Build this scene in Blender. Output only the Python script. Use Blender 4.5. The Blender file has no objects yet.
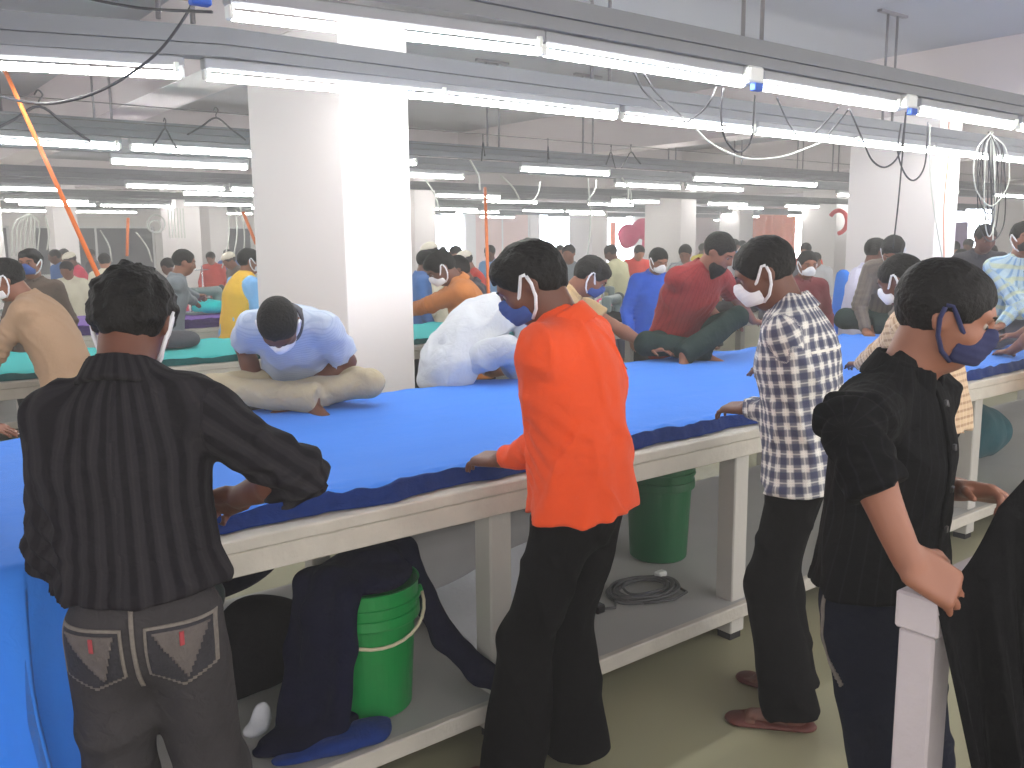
import bpy, math
import numpy as np
from mathutils import Vector, Matrix

SC = bpy.context.scene
COL = SC.collection
RNG = np.random.default_rng(7)

# ------------------------------------------------------------------ camera
PITCH, ROLL, YAW, CAM_H, FPX = math.radians(8.9), math.radians(0.5), math.radians(52), 1.6, 900.0
_fw = np.array([math.cos(YAW) * math.cos(PITCH), math.sin(YAW) * math.cos(PITCH), -math.sin(PITCH)])
_rt = np.array([math.sin(YAW), -math.cos(YAW), 0.0])
_up = np.cross(_rt, _fw)
RT = _rt * math.cos(ROLL) - _up * math.sin(ROLL)
UP = _up * math.cos(ROLL) + _rt * math.sin(ROLL)
FW = _fw
cam_data = bpy.data.cameras.new('camera')
cam = bpy.data.objects.new('camera', cam_data)
COL.objects.link(cam)
cam_data.sensor_width = 36
cam_data.lens = FPX / 1024 * 36
cam_data.clip_start = 0.05
cam_data.clip_end = 200
M = Matrix.Identity(4)
for i in range(3):
    M[i][0], M[i][1], M[i][2] = RT[i], UP[i], -FW[i]
M[2][3] = CAM_H
cam.matrix_world = M
SC.camera = cam


def at(x, y, depth):
    """the point of the room seen at (x, y), DEPTH metres in front of the viewer"""
    p = RT * ((x - 512) / FPX) + UP * (-(y - 384) / FPX) + FW
    p = p * depth
    return np.array([p[0], p[1], p[2] + CAM_H])


def gnd(x, y, z):
    p = RT * ((x - 512) / FPX) + UP * (-(y - 384) / FPX) + FW
    p = p * ((z - CAM_H) / p[2])
    return np.array([p[0], p[1], z])


# ------------------------------------------------------------------ materials
def lin(c):
    return tuple(((v / 255) / 12.92 if v / 255 <= 0.04045 else ((v / 255 + 0.055) / 1.055) ** 2.4) for v in c) + (1.0,)


def new_mat(name):
    m = bpy.data.materials.new(name)
    m.use_nodes = True
    nt = m.node_tree
    b = nt.nodes['Principled BSDF']
    return m, nt, b


def N(nt, kind, **kw):
    n = nt.nodes.new(kind)
    for k, v in kw.items():
        setattr(n, k, v)
    return n


def mat(name, rgb, rough=0.7, spec=0.3, var=0.08, vscale=6.0, bump=0.0, bscale=40.0, metal=0.0, sheen=0.0):
    """a plain surface with mild procedural wear"""
    m, nt, b = new_mat(name)
    c = lin(rgb)
    tc = N(nt, 'ShaderNodeTexCoord')
    nz = N(nt, 'ShaderNodeTexNoise')
    nz.inputs['Scale'].default_value = vscale
    nz.inputs['Detail'].default_value = 5
    nt.links.new(tc.outputs['Object'], nz.inputs['Vector'])
    mx = N(nt, 'ShaderNodeMix', data_type='RGBA')
    mx.inputs[6].default_value = tuple(v * (1 - var) for v in c[:3]) + (1,)
    mx.inputs[7].default_value = tuple(min(1, v * (1 + var)) for v in c[:3]) + (1,)
    nt.links.new(nz.outputs['Fac'], mx.inputs[0])
    nt.links.new(mx.outputs[2], b.inputs['Base Color'])
    b.inputs['Roughness'].default_value = rough
    b.inputs['Specular IOR Level'].default_value = spec
    b.inputs['Metallic'].default_value = metal
    if sheen:
        b.inputs['Sheen Weight'].default_value = sheen
    if bump:
        n2 = N(nt, 'ShaderNodeTexNoise')
        n2.inputs['Scale'].default_value = bscale
        n2.inputs['Detail'].default_value = 3
        nt.links.new(tc.outputs['Object'], n2.inputs['Vector'])
        bp = N(nt, 'ShaderNodeBump')
        bp.inputs['Strength'].default_value = bump
        bp.inputs['Distance'].default_value = 0.01
        nt.links.new(n2.outputs['Fac'], bp.inputs['Height'])
        nt.links.new(bp.outputs['Normal'], b.inputs['Normal'])
    return m


def emit(name, rgb, strength):
    m, nt, b = new_mat(name)
    b.inputs['Base Color'].default_value = (0.9, 0.9, 0.9, 1)
    b.inputs['Emission Color'].default_value = lin(rgb)
    b.inputs['Emission Strength'].default_value = strength
    return m


def wave(nt, src, axis, period, phase=0.0, duty=0.5, soft=0.1):
    """0..1 stripe of the given period along one axis of the cloth coordinates"""
    sp = N(nt, 'ShaderNodeSeparateXYZ')
    nt.links.new(src, sp.inputs[0])
    a = N(nt, 'ShaderNodeMath', operation='MULTIPLY_ADD')
    nt.links.new(sp.outputs[axis], a.inputs[0])
    a.inputs[1].default_value = 1.0 / period
    a.inputs[2].default_value = phase + 100.0
    f = N(nt, 'ShaderNodeMath', operation='FRACT')
    nt.links.new(a.outputs[0], f.inputs[0])
    s = N(nt, 'ShaderNodeMath', operation='SUBTRACT')
    nt.links.new(f.outputs[0], s.inputs[0])
    s.inputs[1].default_value = 0.5
    ab = N(nt, 'ShaderNodeMath', operation='ABSOLUTE')
    nt.links.new(s.outputs[0], ab.inputs[0])
    mr = N(nt, 'ShaderNodeMapRange')
    mr.inputs['From Min'].default_value = duty / 2 + soft / 2
    mr.inputs['From Max'].default_value = duty / 2 - soft / 2
    nt.links.new(ab.outputs[0], mr.inputs['Value'])
    return mr.outputs[0]


def cloth(name, rgb, stripes=(), rough=0.85, bump=0.25, var=0.1, vscale=9.0, sheen=None):
    """woven cloth; stripes = [(axis, period, duty, rgb, opacity, phase)] laid in the garment's own coordinates"""
    m, nt, b = new_mat(name)
    at_ = N(nt, 'ShaderNodeAttribute', attribute_name='pat')
    tc = N(nt, 'ShaderNodeTexCoord')
    nz = N(nt, 'ShaderNodeTexNoise')
    nz.inputs['Scale'].default_value = vscale
    nz.inputs['Detail'].default_value = 6
    nt.links.new(tc.outputs['Object'], nz.inputs['Vector'])
    c = lin(rgb)
    mx = N(nt, 'ShaderNodeMix', data_type='RGBA')
    mx.inputs[6].default_value = tuple(v * (1 - var) for v in c[:3]) + (1,)
    mx.inputs[7].default_value = tuple(min(1, v * (1 + var)) for v in c[:3]) + (1,)
    nt.links.new(nz.outputs['Fac'], mx.inputs[0])
    out = mx.outputs[2]
    for ax, per, duty, col, op, ph in stripes:
        w = wave(nt, at_.outputs['Vector'], ax, per, ph, duty)
        mu = N(nt, 'ShaderNodeMath', operation='MULTIPLY')
        nt.links.new(w, mu.inputs[0])
        mu.inputs[1].default_value = op
        m2 = N(nt, 'ShaderNodeMix', data_type='RGBA')
        nt.links.new(mu.outputs[0], m2.inputs[0])
        nt.links.new(out, m2.inputs[6])
        m2.inputs[7].default_value = lin(col)
        out = m2.outputs[2]
    nt.links.new(out, b.inputs['Base Color'])
    b.inputs['Roughness'].default_value = rough
    dark = max(rgb) < 60
    b.inputs['Specular IOR Level'].default_value = 0.05 if dark else 0.15
    b.inputs['Sheen Weight'].default_value = 0.0 if dark else 0.08
    n2 = N(nt, 'ShaderNodeTexNoise')
    n2.inputs['Scale'].default_value = 25
    n2.inputs['Detail'].default_value = 4
    n2.inputs['Distortion'].default_value = 0.6
    nt.links.new(tc.outputs['Object'], n2.inputs['Vector'])
    bp = N(nt, 'ShaderNodeBump')
    bp.inputs['Strength'].default_value = bump
    bp.inputs['Distance'].default_value = 0.02
    nt.links.new(n2.outputs['Fac'], bp.inputs['Height'])
    nt.links.new(bp.outputs['Normal'], b.inputs['Normal'])
    return m


# ------------------------------------------------------------------ objects
def props(o, label=None, cat=None, group=None, kind=None):
    if label:
        o['label'] = label
    if cat:
        o['category'] = cat
    if group:
        o['group'] = group
    if kind:
        o['kind'] = kind
    return o


def mesh_obj(name, V, F, m, parent=None, smooth=True, pat=None):
    """V: n x 3, F: list of tuples or an m x 4 array"""
    me = bpy.data.meshes.new(name)
    V = np.asarray(V, dtype=np.float32)
    if isinstance(F, np.ndarray):
        nf = len(F)
        me.vertices.add(len(V))
        me.vertices.foreach_set('co', V.ravel())
        me.loops.add(nf * 4)
        me.loops.foreach_set('vertex_index', F.astype(np.int32).ravel())
        me.polygons.add(nf)
        me.polygons.foreach_set('loop_start', np.arange(nf, dtype=np.int32) * 4)
        me.polygons.foreach_set('loop_total', np.full(nf, 4, dtype=np.int32))
        me.update(calc_edges=True)
    else:
        me.from_pydata([tuple(map(float, v)) for v in V], [], [tuple(f) for f in F])
        me.update()
    if smooth:
        me.polygons.foreach_set('use_smooth', np.ones(len(me.polygons), dtype=bool))
    if pat is not None:
        a = me.attributes.new('pat', 'FLOAT_VECTOR', 'POINT')
        a.data.foreach_set('vector', np.asarray(pat, dtype=np.float32).ravel())
    me.materials.append(m)
    o = bpy.data.objects.new(name, me)
    COL.objects.link(o)
    if parent is not None:
        o.parent = parent
    return o


def empty(name, loc=(0, 0, 0), rz=0.0):
    o = bpy.data.objects.new(name, None)
    COL.objects.link(o)
    o.location = tuple(map(float, loc))
    o.rotation_euler = (0, 0, rz)
    o.empty_display_size = 0.1
    return o


def copy_tree(o, parent=None):
    c = o.copy()
    COL.objects.link(c)
    c.parent = parent
    for ch in list(o.children):
        copy_tree(ch, c)
    return c


class MB:
    """collects simple shapes and links them as one mesh object"""

    def __init__(s):
        s.V, s.F = [], []

    def _add(s, V, F):
        b = len(s.V)
        s.V += [tuple(map(float, v)) for v in V]
        s.F += [tuple(b + i for i in f) for f in F]
        return s

    def box(s, lo, hi, bev=0.0):
        lo, hi = np.array(lo, float), np.array(hi, float)
        if bev <= 0:
            V = [(x, y, z) for x in (lo[0], hi[0]) for y in (lo[1], hi[1]) for z in (lo[2], hi[2])]
            return s._add(V, [(0, 1, 3, 2), (4, 6, 7, 5), (0, 4, 5, 1), (2, 3, 7, 6), (0, 2, 6, 4), (1, 5, 7, 3)])
        bev = min(bev, *(0.49 * (hi - lo)))
        V, idx = [], {}
        for a in (0, 1):
            for b in (0, 1):
                for c in (0, 1):
                    cr = [hi[0] if a else lo[0], hi[1] if b else lo[1], hi[2] if c else lo[2]]
                    inn = [-1 if a else 1, -1 if b else 1, -1 if c else 1]
                    for ax in range(3):
                        p = [cr[i] + (inn[i] * bev if i != ax else 0) for i in range(3)]
                        idx[(a, b, c, ax)] = len(V)
                        V.append(p)
        F = []
        for ax in range(3):
            o1, o2 = [i for i in range(3) if i != ax]
            for v in (0, 1):
                q = []
                for (p, r) in ((0, 0), (1, 0), (1, 1), (0, 1)):
                    k = [0, 0, 0]
                    k[ax], k[o1], k[o2] = v, p, r
                    q.append(idx[(*k, ax)])
                F.append(q)
        for ax in range(3):
            o1, o2 = [i for i in range(3) if i != ax]
            for p in (0, 1):
                for r in (0, 1):
                    k0, k1 = [0, 0, 0], [0, 0, 0]
                    k0[o1] = k1[o1] = p
                    k0[o2] = k1[o2] = r
                    k0[ax], k1[ax] = 0, 1
                    F.append([idx[(*k0, o1)], idx[(*k1, o1)], idx[(*k1, o2)], idx[(*k0, o2)]])
        for a in (0, 1):
            for b in (0, 1):
                for c in (0, 1):
                    F.append([idx[(a, b, c, 0)], idx[(a, b, c, 1)], idx[(a, b, c, 2)]])
        return s._add(V, F)

    def tube(s, pts, r, n=8, r2=None, caps=True, flat=None):
        pts = [np.array(p, float) for p in pts]
        m = len(pts)
        V, F = [], []
        prev = None
        for i, p in enumerate(pts):
            t = pts[min(i + 1, m - 1)] - pts[max(i - 1, 0)]
            t = t / (np.linalg.norm(t) + 1e-9)
            if prev is None:
                a = np.array([0, 0, 1.0]) if abs(t[2]) < 0.9 else np.array([1.0, 0, 0])
                u = np.cross(t, a)
            else:
                u = prev - t * np.dot(prev, t)
            u /= np.linalg.norm(u) + 1e-9
            prev = u
            w = np.cross(t, u)
            rr = r if r2 is None else r + (r2 - r) * i / (m - 1)
            for k in range(n):
                a = 2 * math.pi * k / n
                V.append(p + rr * (math.cos(a) * u + (flat or 1.0) * math.sin(a) * w))
        for i in range(m - 1):
            for k in range(n):
                k2 = (k + 1) % n
                F.append((i * n + k, i * n + k2, (i + 1) * n + k2, (i + 1) * n + k))
        if caps:
            F.append(tuple(range(n - 1, -1, -1)))
            F.append(tuple((m - 1) * n + k for k in range(n)))
        return s._add(V, F)

    def lathe(s, prof, c=(0, 0, 0), n=32, axis=2):
        V, F = [], []
        for (r, z) in prof:
            for k in range(n):
                a = 2 * math.pi * k / n
                p = [r * math.cos(a), r * math.sin(a), z]
                if axis == 0:
                    p = [z, r * math.cos(a), r * math.sin(a)]
                if axis == 1:
                    p = [r * math.sin(a), z, r * math.cos(a)]
                V.append([p[i] + c[i] for i in range(3)])
        for i in range(len(prof) - 1):
            for k in range(n):
                k2 = (k + 1) % n
                F.append((i * n + k, i * n + k2, (i + 1) * n + k2, (i + 1) * n + k))
        return s._add(V, F)

    def build(s, name, m, parent=None, smooth=False, pat=None):
        o = mesh_obj(name, s.V, s.F, m, parent, smooth, pat)
        return o


def grid_sheet(fn, nu, nv):
    """fn(u, v) -> points (vectorised), u, v in 0..1"""
    u, v = np.meshgrid(np.linspace(0, 1, nu), np.linspace(0, 1, nv), indexing='ij')
    P = fn(u.ravel(), v.ravel())
    i = np.arange(nu * nv).reshape(nu, nv)
    F = np.stack([i[:-1, :-1], i[1:, :-1], i[1:, 1:], i[:-1, 1:]], -1).reshape(-1, 4)
    return P, F


def wob(P, scale, seed=0, n=7):
    """smooth pseudo-random field over points P (k x 3), roughly -1..1"""
    r = np.random.default_rng(seed)
    out = np.zeros(P.shape[:-1])
    for i in range(n):
        k = r.normal(size=3)
        k *= scale * r.uniform(0.5, 1.5) / np.linalg.norm(k)
        k2 = r.normal(size=3)
        k2 *= scale * 0.7 / np.linalg.norm(k2)
        out += np.sin(P @ k + r.uniform(0, 6.28) + 1.3 * np.sin(P @ k2 + r.uniform(0, 6.28)))
    return out / n * 1.6


# ------------------------------------------------------------------ implicit surfaces -> one continuous mesh
def unit(v):
    v = np.array(v, float)
    return v / (np.linalg.norm(v) + 1e-9)


class Solid:
    def __init__(s, vox):
        s.vox, s.ops = vox, []

    def cone(s, a, b, ra, rb, k=0.02, sq=None, cap=False, mode='u'):
        a, b = np.array(a, float), np.array(b, float)
        R = max(ra, rb) * (max(1, sq[1]) if sq else 1)
        L = np.linalg.norm(b - a) + 1e-6
        t_ = (b - a) / L

        def fn(P):
            q = P - a
            h = q @ t_
            t = np.clip(h / L, 0, 1)
            w = q - (t * L)[..., None] * t_
            r = ra + (rb - ra) * t
            if sq:
                n = unit(sq[0])
                c = w @ n
                w = w + (c * (1 / sq[1] - 1))[..., None] * n
                d = (np.sqrt((w * w).sum(-1)) - r) * min(1, sq[1] * 1.15)
            else:
                d = np.sqrt((w * w).sum(-1)) - r
            if cap:
                q2 = q - h[..., None] * t_
                if sq:
                    c = q2 @ n
                    q2 = q2 + (c * (1 / sq[1] - 1))[..., None] * n
                    d = (np.sqrt((q2 * q2).sum(-1)) - r) * min(1, sq[1] * 1.15)
                else:
                    d = np.sqrt((q2 * q2).sum(-1)) - r
                d = np.maximum(d, h - L)
                if cap == 2:
                    d = np.maximum(d, -h)
                else:
                    d = np.where(h < 0, np.sqrt((q * q).sum(-1)) - ra, d)
            return d
        s.ops.append((np.minimum(a, b) - R, np.maximum(a, b) + R, fn, k, mode))
        return s

    def ell(s, c, r, M_=None, k=0.02, mode='u'):
        c, r = np.array(c, float), np.array(r, float)
        R = r.max() if M_ is not None else r

        def fn(P):
            q = P - c
            if M_ is not None:
                q = q @ M_
            k0 = np.sqrt(((q / r) ** 2).sum(-1))
            k1 = np.sqrt(((q / (r * r)) ** 2).sum(-1)) + 1e-9
            return k0 * (k0 - 1) / k1
        s.ops.append((c - R, c + R, fn, k, mode))
        return s

    def rbox(s, c, h, rad, M_=None, k=0.02, mode='u'):
        c, h = np.array(c, float), np.array(h, float)
        R = np.linalg.norm(h)

        def fn(P):
            q = P - c
            if M_ is not None:
                q = q @ M_
            q = np.abs(q) - (h - rad)
            return np.sqrt((np.maximum(q, 0) ** 2).sum(-1)) + np.minimum(q.max(-1), 0) - rad
        s.ops.append((c - R, c + R, fn, k, mode))
        return s

    def cut(s, p, n):
        """removes what lies on the side n of the plane through p"""
        p, n = np.array(p, float), unit(n)
        s.ops.append((None, None, lambda P: (P - p) @ n, 0.0, 'cut'))
        return s

    def mesh(s, disp=None, smooth=1):
        v = s.vox
        add = [o for o in s.ops if o[4] == 'u']
        lo = np.min([o[0] for o in add], 0) - 3 * v - 0.012
        hi = np.max([o[1] for o in add], 0) + 3 * v + 0.012
        n = np.ceil((hi - lo) / v).astype(int) + 1
        F = np.full(n, 0.3, dtype=np.float32)
        ax = [lo[i] + v * np.arange(n[i]) for i in range(3)]
        for (l, h, fn, k, mode) in s.ops:
            if l is None:
                i0, i1 = np.zeros(3, int), n
            else:
                m = 2.5 * v + k + 0.012
                i0 = np.clip(((l - m - lo) / v).astype(int), 0, n)
                i1 = np.clip(((h + m - lo) / v).astype(int) + 2, 0, n)
            if (i1 <= i0).any():
                continue
            sl = tuple(slice(i0[i], i1[i]) for i in range(3))
            P = np.stack(np.meshgrid(*[ax[i][sl[i]] for i in range(3)], indexing='ij'), -1)
            d = fn(P)
            G = F[sl]
            if mode == 'u':
                if k > 0:
                    hh = np.maximum(k - np.abs(G - d), 0) / k
                    F[sl] = np.minimum(G, d) - hh * hh * k * 0.25
                else:
                    F[sl] = np.minimum(G, d)
            elif mode == 's':
                if k > 0:
                    hh = np.maximum(k - np.abs(G + d), 0) / k
                    F[sl] = np.maximum(G, -d) + hh * hh * k * 0.25
                else:
                    F[sl] = np.maximum(G, -d)
            else:
                F[sl] = np.maximum(G, d)
        if disp is not None:
            idx = np.nonzero(np.abs(F) < 0.035)
            P = np.stack([ax[i][idx[i]] for i in range(3)], -1)
            F[idx] += disp(P)
        F[0], F[-1] = 0.3, 0.3
        F[:, 0], F[:, -1] = 0.3, 0.3
        F[:, :, 0], F[:, :, -1] = 0.3, 0.3
        return nets(F, lo, v, smooth)


def nets(F, lo, v, smooth=1):
    ins = F < 0
    n = np.array(F.shape) - 1
    cnt = np.zeros(n, np.int16)
    for dx in (0, 1):
        for dy in (0, 1):
            for dz in (0, 1):
                cnt += ins[dx:n[0] + dx, dy:n[1] + dy, dz:n[2] + dz]
    act = (cnt > 0) & (cnt < 8)
    cells = np.argwhere(act)
    vid = np.full(n, -1, np.int64)
    vid[act] = np.arange(len(cells))
    S = np.zeros((len(cells), 3))
    C = np.zeros(len(cells))
    co = [(x, y, z) for x in (0, 1) for y in (0, 1) for z in (0, 1)]
    val = {c: F[cells[:, 0] + c[0], cells[:, 1] + c[1], cells[:, 2] + c[2]] for c in co}
    for c in co:
        for a in range(3):
            if c[a] == 0:
                d = list(c)
                d[a] = 1
                d = tuple(d)
                f0, f1 = val[c], val[d]
                m = (f0 < 0) != (f1 < 0)
                t = f0[m] / (f0[m] - f1[m])
                p = np.tile(np.array(c, float), (m.sum(), 1))
                p[:, a] += t
                S[m] += p
                C[m] += 1
    V = lo + v * (cells + S / C[:, None])
    Q = []
    for a in range(3):
        b, c = (a + 1) % 3, (a + 2) % 3
        sl0 = [slice(None)] * 3
        sl1 = [slice(None)] * 3
        sl0[a], sl1[a] = slice(0, -1), slice(1, None)
        A, B = ins[tuple(sl0)], ins[tuple(sl1)]
        for flip, m in ((False, A & ~B), (True, ~A & B)):
            e = np.argwhere(m)
            e = e[(e[:, b] > 0) & (e[:, c] > 0) & (e[:, b] < n[b]) & (e[:, c] < n[c])]
            q = []
            for (ob, oc) in ((-1, -1), (0, -1), (0, 0), (-1, 0)):
                f = e.copy()
                f[:, b] += ob
                f[:, c] += oc
                q.append(vid[f[:, 0], f[:, 1], f[:, 2]])
            q = np.stack(q, -1)
            Q.append(q[:, ::-1] if flip else q)
    Q = np.concatenate(Q)
    for _ in range(smooth):
        A = np.zeros_like(V)
        K = np.zeros(len(V))
        for i in range(4):
            a_, b_ = Q[:, i], Q[:, (i + 1) % 4]
            np.add.at(A, a_, V[b_])
            np.add.at(K, a_, 1)
        V = 0.5 * V + 0.5 * A / np.maximum(K, 1)[:, None]
    return V, Q

# ------------------------------------------------------------------ people
def skin_mat(name, rgb):
    m, nt, b = new_mat(name)
    tc = N(nt, 'ShaderNodeTexCoord')
    nz = N(nt, 'ShaderNodeTexNoise')
    nz.inputs['Scale'].default_value = 18
    nz.inputs['Detail'].default_value = 6
    nt.links.new(tc.outputs['Object'], nz.inputs['Vector'])
    c = lin(rgb)
    mx = N(nt, 'ShaderNodeMix', data_type='RGBA')
    mx.inputs[6].default_value = (c[0] * 0.85, c[1] * 0.8, c[2] * 0.78, 1)
    mx.inputs[7].default_value = (min(1, c[0] * 1.12), c[1] * 1.12, c[2] * 1.12, 1)
    nt.links.new(nz.outputs['Fac'], mx.inputs[0])
    nt.links.new(mx.outputs[2], b.inputs['Base Color'])
    b.inputs['Roughness'].default_value = 0.5
    b.inputs['Specular IOR Level'].default_value = 0.4
    b.inputs['Subsurface Weight'].default_value = 0.0
    return m


SKIN = [skin_mat('skin_deep_brown', (104, 66, 52)), skin_mat('skin_brown', (136, 90, 70)), skin_mat('skin_light_brown', (172, 118, 92))]
HAIR = mat('black_hair', (15, 13, 13), rough=0.65, spec=0.2, var=0.3, vscale=60, bump=0.6, bscale=90)
HAIR_G = mat('greying_hair', (58, 54, 52), rough=0.6, var=0.3, vscale=60, bump=0.5, bscale=90)
EYE_W = mat('eye_white', (150, 138, 130), rough=0.3)
EYE_D = mat('eye_dark', (20, 15, 12), rough=0.2, spec=0.6)
LIP = mat('lip_brown', (120, 70, 62), rough=0.5)
MASK_W = mat('mask_white', (225, 226, 232), rough=0.9)
MASK_B = mat('mask_blue', (60, 84, 150), rough=0.9)
MASK_N = mat('mask_navy', (38, 42, 78), rough=0.9)
MASK_K = mat('mask_dark', (40, 38, 40), rough=0.9)


def rotm(ax, a):
    c, s_ = math.cos(a), math.sin(a)
    x, y, z = unit(ax)
    return np.array([[c + x * x * (1 - c), x * y * (1 - c) - z * s_, x * z * (1 - c) + y * s_],
                     [y * x * (1 - c) + z * s_, c + y * y * (1 - c), y * z * (1 - c) - x * s_],
                     [z * x * (1 - c) - y * s_, z * y * (1 - c) + x * s_, c + z * z * (1 - c)]])


def ik(a, t, l1, l2, pole):
    """the middle joint of a two-bone limb and the reached end"""
    d = t - a
    L = np.linalg.norm(d)
    mx = (l1 + l2) * 0.995
    if L > mx:
        t = a + d / L * mx
        d = t - a
        L = mx
    L = max(L, abs(l1 - l2) + 0.02)
    u = d / (np.linalg.norm(d) + 1e-9)
    x = (l1 * l1 - l2 * l2 + L * L) / (2 * L)
    h = math.sqrt(max(l1 * l1 - x * x, 0))
    p = np.array(pole, float) - a
    p = p - u * (p @ u)
    return a + u * x + unit(p) * h, t


def add_hand(S, w, d, n, side, s, curl=0.5, spread=0.1, fr=0.0085):
    d = unit(d)
    n = unit(n - d * (n @ d))
    a = np.cross(d, n) * (1 if side > 0 else -1)
    Mx = np.stack([a, d, n], -1)
    S.rbox(w + d * 0.048 * s, np.array([0.041, 0.05, 0.0145]) * s, 0.013 * s, Mx, k=0.012)
    S.ell(w + d * 0.04 * s + a * 0.024 * s + n * 0.006 * s, np.array([0.018, 0.032, 0.016]) * s, Mx, k=0.012)
    L = [0.070, 0.078, 0.072, 0.056]
    r = max(fr, 0.0085) * s
    for i in range(4):
        off = (0.0305 - 0.0203 * i) * s
        b = w + d * (0.090 - 0.004 * abs(i - 1)) * s + a * off
        dr = unit(d + a * spread * (1.5 - i) * 0.5)
        ang = 0.0
        for j, (fl, bd) in enumerate(((0.46, 0.55), (0.30, 0.9), (0.24, 0.6))):
            ang += curl * bd
            q = dr * math.cos(ang) + n * math.sin(ang)
            e = b + q * L[i] * fl * s
            S.cone(b, e, r * (1.0 - 0.07 * j), r * (0.94 - 0.08 * j), k=0.004)
            b = e
    b = w + d * 0.022 * s + a * 0.032 * s + n * 0.004 * s
    q = unit(d * 0.72 + a * 0.62 + n * 0.35)
    e = b + q * 0.042 * s
    S.cone(b, e, r * 1.35, r * 1.15, k=0.008)
    q2 = unit(d * 0.9 + a * 0.25 + n * (0.3 + 0.3 * curl))
    S.cone(e, e + q2 * 0.034 * s, r * 1.12, r * 0.9, k=0.004)


def person(label, loc, yaw, h=1.66, lean=0.0, side=0.0, head=(0.0, 0.0, 0.0), hands=(None, None), elbows=(None, None), palms=(None, None),
           curl=(0.4, 0.4), pelvis=None, legs=None, shirt=None, shirt_len=0.78, sleeve=('long', 'long'), collar=True,
           trousers=None, hair=HAIR, hair_style='short', mask=None, mask_strap=None, skin=1, vox=0.012, fold=0.006, vest=None, cap=None, beard=False,
           seed=1, group=None, feet=None, twist=0.0, hdirs=(None, None), build=1.0, eyes=True, lower=True, trouser_fit=1.0, flare=0.0, slippers=None, cloth_names=('shirt', 'trousers')):
    """a posed figure: one continuous body mesh; hair, clothes and mask are its parts.  world-space hand targets, yaw in degrees"""
    s = h / 1.71
    yw = math.radians(yaw)
    loc = np.array([loc[0], loc[1], loc[2] if len(loc) > 2 else 0.0], float)
    f3 = np.array([math.cos(yw), math.sin(yw), 0.0])
    r3 = np.array([math.sin(yw), -math.cos(yw), 0.0])
    WL = np.stack([r3, f3, np.array([0, 0, 1.0])])      # world -> local rows

    def loca(p):
        return WL @ (np.array(p, float) - loc)

    X, Y, Z = np.eye(3)
    Pv = np.array(pelvis, float) if pelvis is not None else np.array([0, -0.16 * math.sin(lean) * s, 0.925 * s - 0.02 * abs(lean)])

    def tilt(a):
        R = rotm(Y, side) @ rotm(X, -a)
        return R @ X, R @ Y, R @ Z
    _, f0, u0 = tilt(lean * 0.6)
    r1, f1, u1 = tilt(lean)
    r2, f2, u2 = tilt(lean * 1.25)
    Wp = Pv + u0 * 0.12 * s
    Cp = Wp + u1 * 0.20 * s
    Np = Cp + u2 * 0.17 * s
    rt2_ = rotm(u2, twist) @ r2
    sh = [Np - u2 * 0.055 * s + rt2_ * sg * 0.152 * s * build for sg in (-1, 1)]
    hp, hy, hr = head
    RH = rotm(Z, hy) @ rotm(Y, hr) @ rotm(X, -hp)
    hx, hf, hu = RH @ X, RH @ Y, RH @ Z
    Hc = Np + unit(u2 + hu) * 0.070 * s + hu * 0.080 * s + hf * 0.030 * s
    HM = np.stack([hx, hf, hu], -1)

    def H(p):
        return Hc + HM @ (np.array(p, float) * s * 0.95)
    # limbs
    el, wr, hd = [], [], []
    for i, sg in enumerate((-1, 1)):
        t = loca(hands[i]) if hands[i] is not None else sh[i] + np.array([sg * 0.07, 0.08, -0.50]) * s
        pole = loca(elbows[i]) if elbows[i] is not None else sh[i] + np.array([sg * 0.35, -0.3, -0.35])
        e, w = ik(sh[i], t, 0.285 * s, 0.255 * s, pole)
        el.append(e)
        wr.append(w)
    hips = [Pv + X * sg * 0.084 * s * build - Z * 0.02 * s for sg in (-1, 1)]
    kn, an = [], []
    for i, sg in enumerate((-1, 1)):
        if legs is not None:
            k_, a_ = legs[i]
            kn.append(np.array(k_, float))
            an.append(np.array(a_, float))
        else:
            a_ = np.array([sg * 0.115 * s, 0.02 * sg * s, 0.075 * s])
            if feet is not None:
                a_ = loca(feet[i]) + Z * 0.075 * s
            k_, a2 = ik(hips[i], a_, 0.425 * s, 0.420 * s, hips[i] + np.array([sg * 0.1, 2.0, -0.3]))
            kn.append(k_)
            an.append(a_)
    near = vox < 0.0075
    hf2 = lambda p: p  # noqa
    # --- body
    B = Solid(vox)
    if lower:
        B.cone(Pv, Wp, 0.115 * s, 0.10 * s, k=0.05, sq=(Y, 0.75))
        for i in (0, 1):
            B.cone(hips[i], kn[i], 0.070 * s, 0.048 * s, k=0.03)
            B.cone(kn[i], an[i], 0.048 * s, 0.034 * s, k=0.02)
            if legs is not None and np.linalg.norm((an[i] - kn[i])[:2]) > 0.2:
                dn = unit(an[i] - kn[i])
                fd = unit(dn * 0.5 + Y * 0.5 - Z * 0.1)
            else:
                fd = unit(Y + X * (-0.25 if i == 0 else 0.25))
            heel = an[i] - Z * 0.035 * s - fd * 0.03 * s
            toe = an[i] - Z * 0.052 * s + fd * 0.12 * s
            B.cone(heel, toe, 0.032 * s, 0.022 * s, k=0.02)
            sd = np.cross(fd, Z)
            B.cone(an[i] - Z * 0.045 * s, toe + sd * 0.02 * s, 0.028 * s, 0.022 * s, k=0.015)
            if near:
                for t_ in range(5):
                    o_ = toe + sd * (0.034 - 0.017 * t_) * s * (1 if i == 0 else -1)
                    B.cone(o_, o_ + fd * (0.045 - 0.006 * t_) * s - Z * 0.006, 0.0115 * s, 0.009 * s, k=0.004)
    else:
        B.cone(Pv, Wp, 0.10 * s, 0.10 * s, k=0.05, sq=(Y, 0.75))
    B.cone(Wp, Cp, 0.10 * s, 0.125 * s, k=0.05, sq=(f1, 0.72))
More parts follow.
